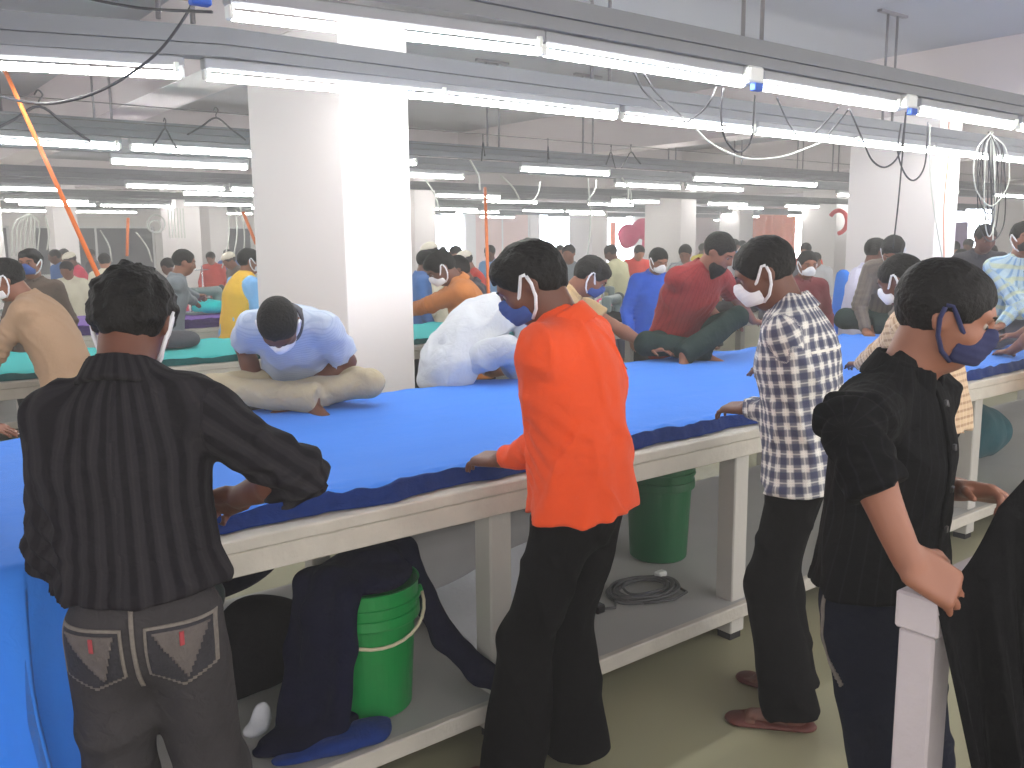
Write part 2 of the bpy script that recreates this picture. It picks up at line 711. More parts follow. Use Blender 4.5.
    B.cone(Cp, Np - u2 * 0.06 * s, 0.125 * s, 0.08 * s, k=0.05, sq=(f2, 0.65))
    B.cone(sh[0], sh[1], 0.045 * s, 0.045 * s, k=0.04)
    neck_top = H((0, -0.022, -0.06))
    B.cone(Np - u2 * 0.04 * s - f2 * 0.005, neck_top, 0.060 * s, 0.054 * s, k=0.03)
    for i, sg in enumerate((-1, 1)):
        B.cone(sh[i], el[i], 0.046 * s, 0.038 * s, k=0.02)
        B.cone(el[i], el[i] + (wr[i] - el[i]) * 0.35, 0.038 * s, 0.040 * s, k=0.015)
        B.cone(el[i] + (wr[i] - el[i]) * 0.3, wr[i], 0.040 * s, 0.026 * s, k=0.015)
        d = unit(wr[i] - el[i])
        pn = (WL @ np.array(palms[i], float)) if palms[i] is not None else np.array([-sg * 0.8, 0.1, -0.5])
        if palms[i] is not None and len(palms[i]) == 3:
            # let the hand bend at the wrist towards the surface it rests on
            if pn[2] < -0.7 and d[2] < -0.25:
                d = unit(np.array([d[0], d[1], d[2] * 0.25]))
        if hdirs[i] is not None:
            d = unit(WL @ np.array(hdirs[i], float))
        add_hand(B, wr[i], d, pn, sg, s, curl[i], fr=max(0.0085, vox * 0.9))
    # head
    B.ell(H((0, -0.012, 0.032)), np.array([0.074, 0.094, 0.083]) * s, HM, k=0.02)
    B.ell(H((0, 0.024, -0.022)), np.array([0.059, 0.064, 0.082]) * s, HM, k=0.03)
    B.ell(H((0, 0.040, -0.072)), np.array([0.036, 0.036, 0.034]) * s, HM, k=0.03)
    B.ell(H((0, 0.073, 0.036)), np.array([0.050, 0.018, 0.014]) * s, HM, k=0.02)
    B.cone(H((0, 0.086, 0.020)), H((0, 0.107, -0.016)), 0.009 * s, 0.0125 * s, k=0.012)
    B.ell(H((0, 0.094, -0.020)), np.array([0.018, 0.012, 0.009]) * s, HM, k=0.010)
    if mask is None:
        B.ell(H((0, 0.083, -0.050)), np.array([0.026, 0.012, 0.0065]) * s, HM, k=0.010)
        B.ell(H((0, 0.080, -0.064)), np.array([0.022, 0.012, 0.0065]) * s, HM, k=0.010)
    for sg in (-1, 1):
        B.ell(H((sg * 0.046, 0.055, -0.018)), np.array([0.020, 0.020, 0.018]) * s, HM, k=0.02)
        B.ell(H((sg * 0.032, 0.094, 0.014)), np.array([0.017, 0.014, 0.012]) * s, HM, k=0.010, mode='s')
        EM = HM @ rotm(Z, sg * 0.35)
        B.ell(H((sg * 0.077, -0.010, 0.002)), np.array([0.009, 0.021, 0.033]) * s, EM, k=0.006)
        if near:
            B.ell(H((sg * 0.086, -0.006, 0.004)), np.array([0.005, 0.011, 0.018]) * s, EM, k=0.004, mode='s')
    V, Q = B.mesh(disp=(lambda P: 0.0012 * wob(P, 60, seed)) if near else None)
    body = mesh_obj('person', V, Q, SKIN[skin])
    body.location = tuple(loc)
    body.rotation_euler = (0, 0, yw - math.pi / 2)
    props(body, label, 'person', group)
    # --- eyes and brows
    if eyes:
        for sg in (-1, 1):
            g = MB()
            c = H((sg * 0.031, 0.0765, 0.013))
            prof = [(0.0092 * s * math.sin(t), 0.0092 * s * math.cos(t)) for t in np.linspace(0.01, math.pi - 0.01, 8)]
            g.lathe(prof, c, 12)
            e_ = g.build('eye', EYE_W, body, True)
            g = MB()
            g.lathe([(r_ * s, z_ * s) for r_, z_ in ((0.001, 0.006), (0.004, 0.005), (0.006, 0.003), (0.0065, -0.002))], (0, 0, 0), 10)
            g.V = [tuple(H((sg * 0.031 + v[0] / s, 0.0825 + v[2] / s, 0.012 + v[1] / s))) for v in g.V]
            g.build('iris', EYE_D, e_, True)
            g = MB()
            g.tube([H((sg * x, y, z)) for x, y, z in ((0.014, 0.093, 0.031), (0.030, 0.092, 0.038), (0.050, 0.074, 0.033))], 0.0045 * s, 6, flat=0.6)
            g.build('eyebrow', hair, body, True)
    # --- hair
    if cap is None or True:
        A = Solid(max(vox, 0.006))
        big = {'short': 0.010, 'curly': 0.013, 'full': 0.009, 'cropped': 0.005}[hair_style]
        rr = np.array([0.075 + big, 0.092 + big, 0.083 + big]) * s
        A.ell(H((0, -0.014, 0.034)), rr, HM, k=0)
        if hair_style in ('curly', 'full'):
            A.ell(H((0, 0.045, 0.082)), np.array([0.058, 0.040, 0.030]) * s, HM, k=0.03)
            A.ell(H((0, -0.055, 0.000)), np.array([0.066, 0.050, 0.060]) * s, HM, k=0.03)
        nrm = HM @ unit((0, 0.62, -1.0))
        A.cut(H((0, 0.0, -0.022)), nrm)
        A.ell(H((0, 0.095, -0.028)), np.array([0.072, 0.062, 0.085]) * s, HM, k=0.015, mode='s')
        for sg in (-1, 1):
            A.ell(H((sg * 0.088, 0.004, -0.012)), np.array([0.03, 0.022, 0.036]) * s, HM, k=0.01, mode='s')
        amp = {'short': 0.003, 'curly': 0.007, 'full': 0.005, 'cropped': 0.001}[hair_style]
        V, Q = A.mesh(disp=lambda P: amp * (wob(P, 110, seed + 3) + 0.5 * wob(P, 260, seed + 4)))
        if len(V):
            mesh_obj('hair', V, Q, hair, body)
    if beard:
        A = Solid(max(vox * 0.8, 0.006))
        A.ell(H((0, 0.036, -0.066)), np.array([0.060, 0.058, 0.055]) * s, HM, k=0)
        A.cone(H((0, 0.05, -0.09)), H((0, 0.05, -0.15)), 0.04 * s, 0.02 * s, k=0.03)
        A.ell(H((0, 0.095, -0.02)), np.array([0.05, 0.03, 0.03]) * s, HM, k=0.01, mode='s')
        V, Q = A.mesh(disp=lambda P: 0.004 * wob(P, 120, seed))
        mesh_obj('beard', V, Q, hair, body)
    if cap is not None:
        A = Solid(max(vox, 0.007))
        A.ell(H((0, -0.012, 0.045)), np.array([0.098, 0.112, 0.088]) * s, HM, k=0)
        A.cut(H((0, 0.0, 0.045)), HM @ unit((0, 0.25, -1.0)))
        A.ell(H((0, -0.012, 0.02)), np.array([0.076, 0.094, 0.085]) * s, HM, k=0, mode='s')
        V, Q = A.mesh()
        mesh_obj('cap', V, Q, cap, body)
    # --- mask
    if mask is not None:
        A = Solid(max(vox * 0.6, 0.0045))
        A.ell(H((0, 0.040, -0.046)), np.array([0.061, 0.070, 0.060]) * s, HM, k=0)
        A.ell(H((0, 0.100, -0.012)), np.array([0.022, 0.022, 0.028]) * s, HM, k=0.02)
        A.cut(H((0, 0.040, 0)), HM @ np.array([0, -1.0, 0]))
        A.cut(H((0, 0, -0.002)), HM @ unit((0, -0.15, 1.0)))
        A.cut(H((0, 0, -0.088)), HM @ unit((0, 0.1, -1.0)))
        V, Q = A.mesh(disp=lambda P: 0.0010 * np.sin(((P - Hc) @ hu) * 420))
        if len(V):
            mo = mesh_obj('face_mask', V, Q, mask, body)
            for sg in (-1, 1):
                for pts in (((0.056, 0.058, -0.024), (0.072, 0.036, -0.006), (0.082, 0.014, 0.018), (0.086, 0.0, 0.034), (0.088, -0.014, 0.030)),
                            ((0.050, 0.046, -0.082), (0.068, 0.020, -0.066), (0.080, -0.002, -0.036), (0.088, -0.014, 0.0), (0.089, -0.014, 0.026))):
                    g = MB()
                    g.tube([H((sg * x, y, z)) for x, y, z in pts], 0.0052 * s, 6)
                    g.build('ear_strap', mask_strap or MASK_W, mo, True)
    # --- cloth coordinates
    segs = [(Pv, Np, r1, f1, 0.17), (sh[0], el[0], None, None, 0.06), (el[0], wr[0], None, None, 0.05),
            (sh[1], el[1], None, None, 0.06), (el[1], wr[1], None, None, 0.05)]
    lsegs = [(hips[0], kn[0], None, None, 0.08), (kn[0], an[0], None, None, 0.07), (hips[1], kn[1], None, None, 0.08), (kn[1], an[1], None, None, 0.07)]

    def patc(V, sg_):
        best = np.full(len(V), 9e9)
        out = np.zeros((len(V), 3))
        for gi, (a, b, ra, fa, rad) in enumerate(sg_):
            t_ = unit(b - a)
            if ra is None:
                ra = unit(np.cross(t_, Y + 0.01 * X)) if abs(t_ @ Y) < 0.9 else unit(np.cross(t_, X))
                fa = np.cross(t_, ra)
            q = V - a
            hgt = q @ t_
            L = np.linalg.norm(b - a)
            cl = np.clip(hgt, -0.3 if gi == 0 else 0, L)
            w = q - cl[:, None] * t_
            d = np.sqrt((w * w).sum(-1)) / rad
            m = d < best
            best[m] = d[m]
            un = np.arctan2(q @ ra, q @ fa) * rad * 0.95
            out[m, 0] = un[m]
            out[m, 1] = hgt[m]
            out[m, 2] = gi
        return out
    # --- trousers
    if trousers is not None and lower:
        T = Solid(max(vox, 0.007))
        tf = trouser_fit
        T.ell(Pv + Z * 0.0, np.array([0.150 * build, 0.112, 0.15]) * s * (0.5 + 0.5 * tf), None, k=0)
        for i, sg in enumerate((-1, 1)):
            T.cone(hips[i], kn[i], 0.088 * s * tf, 0.080 * s * tf, k=0.04)
            end = kn[i] + (an[i] - kn[i]) * 1.06
            T.cone(kn[i], end, 0.082 * s * tf, (0.078 + flare) * s * tf, k=0.02, cap=True)
        def fd_(P):
            o = fold * 0.8 * wob(P * np.array([1, 1, 0.55]), 30, seed + 9)
            rg_ = wob(P * np.array([1, 1, 0.8]), 20, seed + 12)
            o = o - fold * 0.9 * np.clip(0.3 - np.abs(rg_), 0, 1) / 0.3 + fold * 0.4
            return o
        V, Q = T.mesh(disp=fd_)
        mesh_obj(cloth_names[1], V, Q, trousers, body, pat=patc(V, lsegs))
    # --- shirt
    if shirt is not None:
        T = Solid(max(vox, 0.006))
        hz = shirt_len * s
        dwn = unit(-u0 * 0.25 - Z * 0.75) if pelvis is None else -u0
        hemc = Pv + dwn * (Pv[2] - hz) if pelvis is None else Pv - u0 * 0.03
        bw = build
        T.cone(hemc, Wp, 0.205 * s * (0.4 + 0.6 * bw), 0.172 * s * bw, k=0, sq=(f0, 0.70), cap=False)
        T.cone(Wp, Cp, 0.172 * s * bw, 0.178 * s * bw, k=0.05, sq=(f1, 0.74))
        T.cone(Cp, Np - u2 * 0.09 * s, 0.182 * s * bw, 0.142 * s * bw, k=0.05, sq=(f2, 0.66))
        T.cone(sh[0], sh[1], 0.061 * s, 0.061 * s, k=0.05)
        T.cone(Np - u2 * 0.08 * s, Np + u2 * 0.0 * s, 0.115 * s, 0.068 * s, k=0.03, sq=(f2, 0.75))
        if trousers is not None and lower and pelvis is None:
            T.ell(Pv, np.array([0.150 * build, 0.112, 0.15]) * s * (0.5 + 0.5 * trouser_fit) + 0.015, None, k=0.03)
            for i in (0, 1):
                T.cone(hips[i], hips[i] + (kn[i] - hips[i]) * 0.6, 0.088 * s * trouser_fit + 0.015, 0.086 * s * trouser_fit + 0.015, k=0.03)
        if pelvis is None:
            T.cut(hemc, dwn)
        for i, sg in enumerate((-1, 1)):
            st = sleeve[i]
            d1 = unit(el[i] - sh[i])
            if st == 'short':
                T.cone(sh[i], sh[i] + d1 * 0.21 * s, 0.068 * s, 0.068 * s, k=0.03, cap=True)
            else:
                T.cone(sh[i], el[i], 0.069 * s, 0.056 * s, k=0.03)
                d2 = unit(wr[i] - el[i])
                if st.startswith('roll'):
                    ex = 0.075 if st == 'roll_low' else 0.0
                    T.cone(el[i], el[i] + d2 * (0.045 + ex) * s, 0.056 * s, 0.056 * s, k=0.015, cap=True)
                    T.cone(el[i] + d2 * (0.005 + ex) * s, el[i] + d2 * (0.05 + ex) * s, 0.060 * s, 0.060 * s, k=0.004, cap=2)
                else:
                    T.cone(el[i], el[i] + (wr[i] - el[i]) * 0.93, 0.056 * s, 0.042 * s, k=0.015, cap=True)
                    T.cone(el[i] + (wr[i] - el[i]) * 0.80, el[i] + (wr[i] - el[i]) * 0.96, 0.041 * s, 0.038 * s, k=0.004, cap=2)

        def fs_(P):
            q = P - Pv
            lowr = np.clip(1.2 - (q @ u1) / (0.45 * s), 0.25, 1.2)
            vert = wob(np.stack([P @ r1, P @ f1, (P @ u1) * 0.22], -1), 42, seed + 5)
            o = fold * 0.9 * vert * lowr
            o = o + fold * 0.45 * wob(P, 38, seed + 6)
            rg_ = wob(np.stack([P @ r1 + 0.4 * (P @ u1), P @ f1, (P @ u1) * 0.6], -1), 24, seed + 7)
            o = o - fold * 1.1 * np.clip(0.30 - np.abs(rg_), 0, 1) / 0.30 + fold * 0.5
            for i in (0, 1):
                dd = np.sqrt(((P - el[i]) ** 2).sum(-1))
                t_ = unit(wr[i] - sh[i])
                wgt = np.exp(-(dd / 0.12) ** 2)
                o = o + fold * 0.9 * wgt * np.sin((P @ t_) * 150 + 3 * wob(P, 20, seed + i))
            return o
        V, Q = T.mesh(disp=fs_)
        so = mesh_obj(cloth_names[0], V, Q, shirt, body, pat=patc(V, segs))
        if collar:
            T = Solid(max(vox * 0.75, 0.006))
            nd = unit(neck_top - Np)
            c0 = Np + nd * 0.0 * s - f2 * 0.002
            T.cone(c0 - nd * 0.02 * s, c0 + nd * 0.042 * s, 0.092 * s, 0.074 * s, k=0, cap=2)
            T.cone(c0 - nd * 0.06 * s, c0 + nd * 0.08 * s, 0.070 * s, 0.063 * s, k=0.0, cap=2, mode='s')
            T.rbox(c0 + f2 * 0.09 * s + nd * 0.03 * s, np.array([0.014, 0.05, 0.06]) * s, 0.005, np.stack([r2, f2, u2], -1), k=0.01, mode='s')
            V, Q = T.mesh()
            if len(V):
                mesh_obj('collar', V, Q, vest if (collar == 'vest') else shirt if collar is True else collar, so, pat=patc(V, segs))
    if vest is not None:
        T = Solid(max(vox, 0.006))
        T.cone(Pv - u0 * 0.05, Wp, 0.196 * s, 0.178 * s, k=0, sq=(f1, 0.72))
        T.cone(Wp, Cp, 0.178 * s, 0.192 * s, k=0.05, sq=(f1, 0.72))
        T.cone(Cp, Np - u2 * 0.07 * s, 0.192 * s, 0.150 * s, k=0.05, sq=(f2, 0.70))
        for i, sg in enumerate((-1, 1)):
            T.cone(sh[i] - r2 * sg * 0.03 * s - u2 * 0.02, sh[i] + r2 * sg * 0.25 * s - u2 * 0.10, 0.085 * s, 0.15 * s, k=0.01, mode='s')
        V, Q = T.mesh(disp=lambda P: fold * 0.5 * wob(P, 30, seed))
        mesh_obj('vest', V, Q, vest, body, pat=patc(V, segs))
    if slippers is not None:
        for i in (0, 1):
            fd = unit(Y + X * (-0.25 if i == 0 else 0.25))
            a_ = an[i] - Z * (an[i][2] - 0.012)
            T = Solid(0.007)
            T.cone(a_ - fd * 0.05 * s, a_ + fd * 0.16 * s, 0.045 * s, 0.052 * s, k=0, sq=(Z, 0.3))
            V, Q = T.mesh()
            mesh_obj('slipper', V, Q, slippers, body)
    return dict(body=body, sh=sh, el=el, wr=wr, Pv=Pv, Np=Np, H=H, HM=HM, s=s, r1=r1, f1=f1, u1=u1, hips=hips, kn=kn)

# ------------------------------------------------------------------ the room
ROOM_X0, ROOM_X1, ROOM_Y0, ROOM_Y1 = -6.0, 30.0, -3.0, 24.0
CEIL, BEAM = 3.33, 2.77
M_wall = mat('painted_wall', (226, 222, 220), rough=0.8, var=0.03, vscale=1.5, bump=0.1)
M_ceil = mat('painted_ceiling', (168, 170, 178), rough=0.9, var=0.04, vscale=0.8)
M_beam = mat('painted_beam', (206, 198, 200), rough=0.9, var=0.03, vscale=1.0)
M_floor = mat('cement_floor', (148, 145, 118), rough=0.45, spec=0.35, var=0.08, vscale=1.3, bump=0.05, bscale=12)
M_col = mat('painted_column', (235, 230, 230), rough=0.75, var=0.03, vscale=2.0, bump=0.05, bscale=20)
M_grey_panel = mat('grey_blind', (104, 104, 110), rough=0.8, var=0.06, vscale=3)
M_pinkwall = mat('pink_wall', (226, 196, 190), rough=0.8, var=0.05, vscale=2)
M_day = emit('daylight_pane', (235, 242, 255), 14.0)
M_frame = mat('white_window_frame', (225, 225, 225), rough=0.5)


def struct(name, mb, m, parent=None, smooth=False):
    o = mb.build(name, m, parent, smooth)
    if parent is None:
        o['kind'] = 'structure'
    return o


struct('floor', MB().box((ROOM_X0, ROOM_Y0, -0.1), (ROOM_X1, ROOM_Y1, 0)), M_floor)
struct('ceiling', MB().box((ROOM_X0, ROOM_Y0, CEIL), (ROOM_X1, ROOM_Y1, CEIL + 0.15)), M_ceil)

# ceiling beams run across the rows of tables over each line of columns, joists along them
for i, (x0, w) in enumerate(((-3.87, 0.40), (2.256, 0.409), (8.407, 0.41), (13.7, 0.4), (19.5, 0.4), (25.2, 0.4))):
    struct('beam_%d' % (i + 1), MB().box((x0, ROOM_Y0, BEAM), (x0 + w, ROOM_Y1, CEIL)), M_beam)
for i, y0 in enumerate((12.1, 20.0)):
    struct('beam_%d' % (i + 7), MB().box((ROOM_X0, y0, BEAM + 0.02), (ROOM_X1, y0 + 0.4, CEIL)), M_beam)

# columns: near corner x, y, width along x, depth along y
cols = [(2.256, 4.3, 0.409, 1.19), (8.407, 4.3, 0.41, 0.91), (13.7, 12.1, 0.45, 0.97), (7.75, 12.4, 0.4, 0.95),
        (5.55, 17.1, 0.42, 0.95), (3.85, 19.0, 0.42, 0.6), (1.95, 13.4, 0.16, 0.5), (17.4, 18.6, 0.6, 0.95), (20.4, 15.9, 0.6, 0.7), (18.9, 12.0, 0.5, 0.9), (20.5, 8.6, 0.5, 0.6),
        (6.9, 19.2, 0.4, 0.9)]
for i, (x, y, w, d) in enumerate(cols):
    struct('column_%d' % (i + 1), MB().box((x, y, 0), (x + w, y + d, BEAM - 0.002), 0.004), M_col)

# far walls
HD = 2.15


def wall_run(name, axis, c, a0, a1, openings, m):
    """a wall 0.2 thick with rectangular openings (from, to, z0, z1, kind)"""
    g = MB()
    ops = sorted(openings)
    cur = a0

    def bx(u0, u1, z0, z1):
        if u1 - u0 < 1e-3 or z1 - z0 < 1e-3:
            return
        if axis == 'y':
            g.box((u0, c, z0), (u1, c + 0.2, z1))
        else:
            g.box((c, u0, z0), (c + 0.2, u1, z1))
    for (u0, u1, z0, z1, k) in ops:
        bx(cur, u0, 0, CEIL)
        bx(u0, u1, 0, z0)
        bx(u0, u1, z1, CEIL)
        cur = u1
    bx(cur, a1, 0, CEIL)
    o = struct(name, g, m)
    return o


win_y = [(-4.5, 0.6, 0.9, 2.1, 'blind'), (1.0, 3.9, 0.9, 2.1, 'blind'), (4.4, 7.2, 0.9, 2.1, 'blind'), (7.7, 9.8, 0.9, 2.1, 'blind'), (10.4, 13.2, 0.9, 2.1, 'blind'),
         (14.6, 16.9, 0.5, 2.6, 'day'), (17.3, 19.6, 0.7, 2.6, 'pink'), (20.0, 24.6, 0.5, 2.7, 'day')]
wall_run('wall_back', 'y', ROOM_Y1, ROOM_X0, ROOM_X1, win_y, M_wall)
win_x = [(19.5, 21.2, 0.3, 2.6, 'day'), (16.6, 18.4, 0.7, 2.6, 'pink'), (13.5, 14.8, 0.9, 2.6, 'day')]
wall_run('wall_right', 'x', ROOM_X1, ROOM_Y0, ROOM_Y1, win_x, M_pinkwall)
wi = 1
for axis, lst in (('y', win_y), ('x', win_x)):
    for (u0, u1, z0, z1, k) in lst:
        g = MB()
        c = (ROOM_Y1 if axis == 'y' else ROOM_X1) + 0.05
        n_ = max(1, int(round((u1 - u0) / 1.4)))
        t = 0.05

        def b2(a, b, z_, z__, th=0.05, cc=c):
            if axis == 'y':
                return (a, cc, z_), (b, cc + th, z__)
            return (cc, a, z_), (cc + th, b, z__)
        g.box(*b2(u0, u1, z0, z0 + t))
        g.box(*b2(u0, u1, z1 - t, z1))
        for i in range(n_ + 1):
            x_ = u0 + (u1 - u0 - t) * i / n_
            g.box(*b2(x_, x_ + t, z0, z1))
        fr = struct('window_%d' % wi, g, M_frame)
        g = MB().box(*b2(u0, u1, z0, z1, 0.01, c + 0.02))
        g.build('window_pane', M_day if k == 'day' else (M_pinkwall if k == 'pink' else M_grey_panel), fr)
        wi += 1

# ------------------------------------------------------------------ light rows
M_trunk = mat('grey_trunking', (120, 123, 128), rough=0.5, spec=0.4, var=0.05, vscale=3, metal=0.0)
M_trunk_low = mat('fixture_enamel', (150, 153, 158), rough=0.45, spec=0.4, var=0.04)
M_cap = mat('lamp_cap', (225, 228, 225), rough=0.4)
M_rod = mat('galvanised_rod', (120, 118, 124), rough=0.5, spec=0.4)
M_starter = mat('starter_can', (235, 240, 232), rough=0.3)
M_tape = mat('blue_tape', (40, 90, 190), rough=0.5)
M_box = mat('cardboard_joint_box', (188, 160, 140), rough=0.8)
M_tube = emit('glowing_tube', (253, 252, 247), 55.0)
TUBE_Z = 2.325
TL = 1.18


def make_fixture():
    root = empty('hanging_light_fixture')
    MB().box((0, -0.03, 0.03), (TL + 0.06, 0.03, 0.075), 0.006).build('fixture_body', M_trunk_low, root)
    MB().box((0, -0.018, -0.012), (0.018, 0.018, 0.0295), 0.004).build('lamp_holder', M_cap, root)
    MB().box((TL + 0.042, -0.018, -0.012), (TL + 0.06, 0.018, 0.0295), 0.004).build('lamp_holder', M_cap, root)
    MB().tube([(0.018, -0.0, 0.0), (TL + 0.042, 0.0, 0.0)], 0.0155, 12).build('lamp_tube', M_tube, root, True)
    MB().tube([(TL + 0.02, -0.04, 0.045), (TL + 0.02, -0.04, 0.005)], 0.011, 8).build('starter', M_starter, root, True)
    return root


FIX0 = make_fixture()
n_fix = 0


def fixture(x, y, label, group, z=TUBE_Z):
    global n_fix
    o = FIX0 if n_fix == 0 else copy_tree(FIX0)
    n_fix += 1
    d0, d1 = (droop(max(x, 0.4)), droop(max(x + TL, 0.4))) if 0 < y < 5 else (0, 0)
    o.location = (x, y, z + d0)
    o.rotation_euler = (0, -math.atan2(d1 - d0, TL), 0)
    props(o, label, 'lamp', group)
    return o


def droop(x):
    return -0.065 * max(0.0, (2.0 - x) / 1.34) ** 1.5


def trunk(y, x0, x1, label, z=TUBE_Z):
    g = MB()
    xs = [x for x in (x0, x0 + 0.5, x0 + 1.0, x0 + 1.6, x0 + 2.2, x0 + 3.0) if y < 5] + ([] if y < 5 else [x0]) + [x1]
    for (hw, za, zb) in ((0.05, 0.078, 0.125), (0.062, 0.128, 0.195)):
        V, F = [], []
        for x in xs:
            d = droop(max(x, 0.4)) if y < 5 else 0.0
            V += [(x, y - hw, z + za + d), (x, y + hw, z + za + d), (x, y + hw, z + zb + d), (x, y - hw, z + zb + d)]
        for i in range(len(xs) - 1):
            for k in range(4):
                F.append((4 * i + k, 4 * i + (k + 1) % 4, 4 * i + 4 + (k + 1) % 4, 4 * i + 4 + k))
        F += [(3, 2, 1, 0), tuple(4 * (len(xs) - 1) + k for k in range(4))]
        g._add(V, F)
    o = g.build('hanging_trunking', M_trunk)
    props(o, label, 'trunking')
    return o


def rods(x, y, label, z=TUBE_Z + 0.19, gap=0.14):
    """two threaded rods under a short plate on the ceiling or beam"""
    top = CEIL
    for bx in (-3.87, 2.256, 8.407, 13.7):
        if bx - 0.1 < x < bx + 0.5:
            top = BEAM
    root = empty('trunking_hanger', (x, y, z))
    for i in (0, 1):
        MB().tube([(i * gap, 0, 0.001), (i * gap, 0, top - z - 0.02)], 0.011, 6).build('rod', M_rod, root, True)
    MB().box((-0.12, -0.02, top - z - 0.02), (gap + 0.12, 0.02, top - z - 0.001)).build('ceiling_plate', M_rod, root)
    props(root, label, 'hanger')
    return root


ROWN = ['the first light row, above the front edge of the blue table', 'the second light row, above the back edge of the blue table',
        'the third light row, beyond the big column', 'the fourth light row, just behind the third', 'the fifth light row in the distance', 'the sixth light row in the distance',
        'the seventh light row far down the hall', 'the eighth light row far down the hall', 'the ninth light row at the end of the hall']
trunk(2.78, 0.95, 14.0, 'grey trunking carrying ' + ROWN[0])
trunk(3.92, -1.5, 20.0, 'grey trunking carrying ' + ROWN[1])
near_names = ['starting at the taped end over the striped shirt man', 'over the head of the man in orange', 'between the two joint boxes over the plaid shirt man', 'right of the blue taped joint over the right column', 'running out at the upper right edge']
for i, x in enumerate((1.09, 2.33, 3.68, 5.14, 6.45, 7.75, 9.05)):
    fixture(x, 2.78, ('bright fluorescent tube fixture ' + near_names[i]) if i < 5 else 'fluorescent tube fixture in the first light row, far right end beyond the frame edge', 'tubes of the first light row')
r2n = ['at the top left, first one', 'crossing in front of the big white column', 'just right of the big white column', 'above the head of the orange shirt man', 'above the plaid shirt man', 'left of the hanging cable loops', 'in front of the right column', 'right of the right column']
xs2 = [-1.2, 0.10, 1.42, 2.62, 3.90, 5.16, 6.30, 7.55, 8.80, 10.05, 11.3]
for i, x in enumerate(xs2):
    fixture(x, 3.92, 'fluorescent tube fixture of the second row ' + (r2n[i - 1] if 1 <= i <= 8 else 'beyond the right column' if i > 8 else 'past the left edge'), 'tubes of the second light row')
rows = [(7.20, 2, [-0.6, 0.72, 2.02, 3.3, 5.75, 8.35, 9.6, 12.2, 13.5, 16.0]), (8.45, 3, [2.2, 4.7, 8.3, 9.65, 13.3, 14.6]),
        (11.7, 4, [0.3, 3.2, 4.5, 7.7, 11.4, 14.0, 16.5, 19.0]), (12.95, 5, [1.5, 4.3, 6.4, 9.5, 12.0, 16.2, 18.4, 21]),
        (16.2, 6, [-1, 1.3, 2.6, 5.4, 8.0, 10.5, 13.0, 14.3, 17, 20, 23]), (17.4, 7, [0.5, 3.0, 4.3, 7.1, 9.4, 12.0, 15.5, 18.5, 22]),
        (20.6, 8, [-1.5, 0.2, 1.5, 3.0, 4.6, 7.2, 8.5, 11.0, 12.5, 15.0, 17.5, 19.5, 22.0, 25])]
for y in (-1.65, -0.45):  # unseen lamp rows behind the viewer, added for fill light
    trunk(y, -5.0, 12.0, 'grey trunking of the added fill light row unseen behind the viewer, y %s' % ('far' if y < -1 else 'near'))
    for k in range(12):
        fixture(-5.0 + 1.4 * k, y, 'added fluorescent tube fixture in a fill light row out of view behind', 'added tubes of the fill light rows out of view')
for y, ri, xs in rows:
    trunk(y, -3.0, 27.0, 'grey trunking carrying ' + ROWN[ri])
    for x in xs:
        fixture(x, y, 'fluorescent tube fixture in ' + ROWN[ri], 'tubes of ' + ROWN[ri])
# short joint boxes on the first row
for x, nm in ((0.98, 'tan cardboard joint box with blue tape at the near end of the first light row'), (3.58, 'pale joint box in the first light row between its second and third tube'), (4.98, 'pale joint box with a blue tag in the first light row before the right column')):
    root = empty('hanging_joint_box', (x, 2.78, TUBE_Z))
    MB().box((-0.055, -0.066, 0.0), (0.055, 0.066, 0.076), 0.01).build('box_shell', M_box if x < 1 else M_cap, root)
    MB().box((-0.02, -0.075, -0.035), (0.04, -0.04, 0.0), 0.004).build('tape', M_tape, root)
    props(root, nm, 'junction box')
for x, y, nm in ((3.55, 2.78, 'pair of ceiling rods holding the first light row above the joint box'), (6.6, 2.78, 'pair of ceiling rods holding the first light row at the right edge'), (1.25, 3.92, 'pair of ceiling rods holding the second light row at the top left'),
                 (3.66, 3.92, 'pair of ceiling rods holding the second light row above the orange shirt man'), (6.75, 3.92, 'pair of ceiling rods with a visible ceiling plate, upper right'), (9.6, 3.92, 'pair of ceiling rods holding the second light row beyond the right column'),
                 (1.05, 7.2, 'pair of ceiling rods on the third light row at the far left'), (3.1, 7.2, 'pair of ceiling rods on the third light row beside the big column'), (5.35, 7.2, 'pair of ceiling rods on the third light row right of the big column'),
                 (6.6, 7.2, 'pair of ceiling rods on the third light row above the masked bending man'), (9.1, 7.2, 'pair of ceiling rods on the third light row above the red shirt man'), (11.2, 7.2, 'pair of ceiling rods on the third light row left of the right column'),
                 (2.1, 8.45, 'pair of ceiling rods on the fourth light row at the left'), (9.3, 8.45, 'pair of short ceiling rods with plate on the fourth light row, centre'), (12.2, 8.45, 'pair of ceiling rods on the fourth light row left of the right column')):
    rods(x, y, nm)

# ------------------------------------------------------------------ ambient fill added through the world, entering by the open sides
w = bpy.data.worlds.new('World')
SC.world = w
w.use_nodes = True
w.node_tree.nodes['Background'].inputs[0].default_value = lin((255, 246, 244))
w.node_tree.nodes['Background'].inputs[1].default_value = 1.9

SC.view_settings.view_transform = 'Standard'
SC.view_settings.look = 'None'
SC.view_settings.gamma = 1.0
SC.view_settings.use_curve_mapping = False
SC.view_settings.exposure = 0.12
try:
    SC.cycles.use_denoising = True
    SC.cycles.max_bounces = 8
    SC.cycles.diffuse_bounces = 4
    SC.cycles.use_light_tree = True
except Exception:
    pass

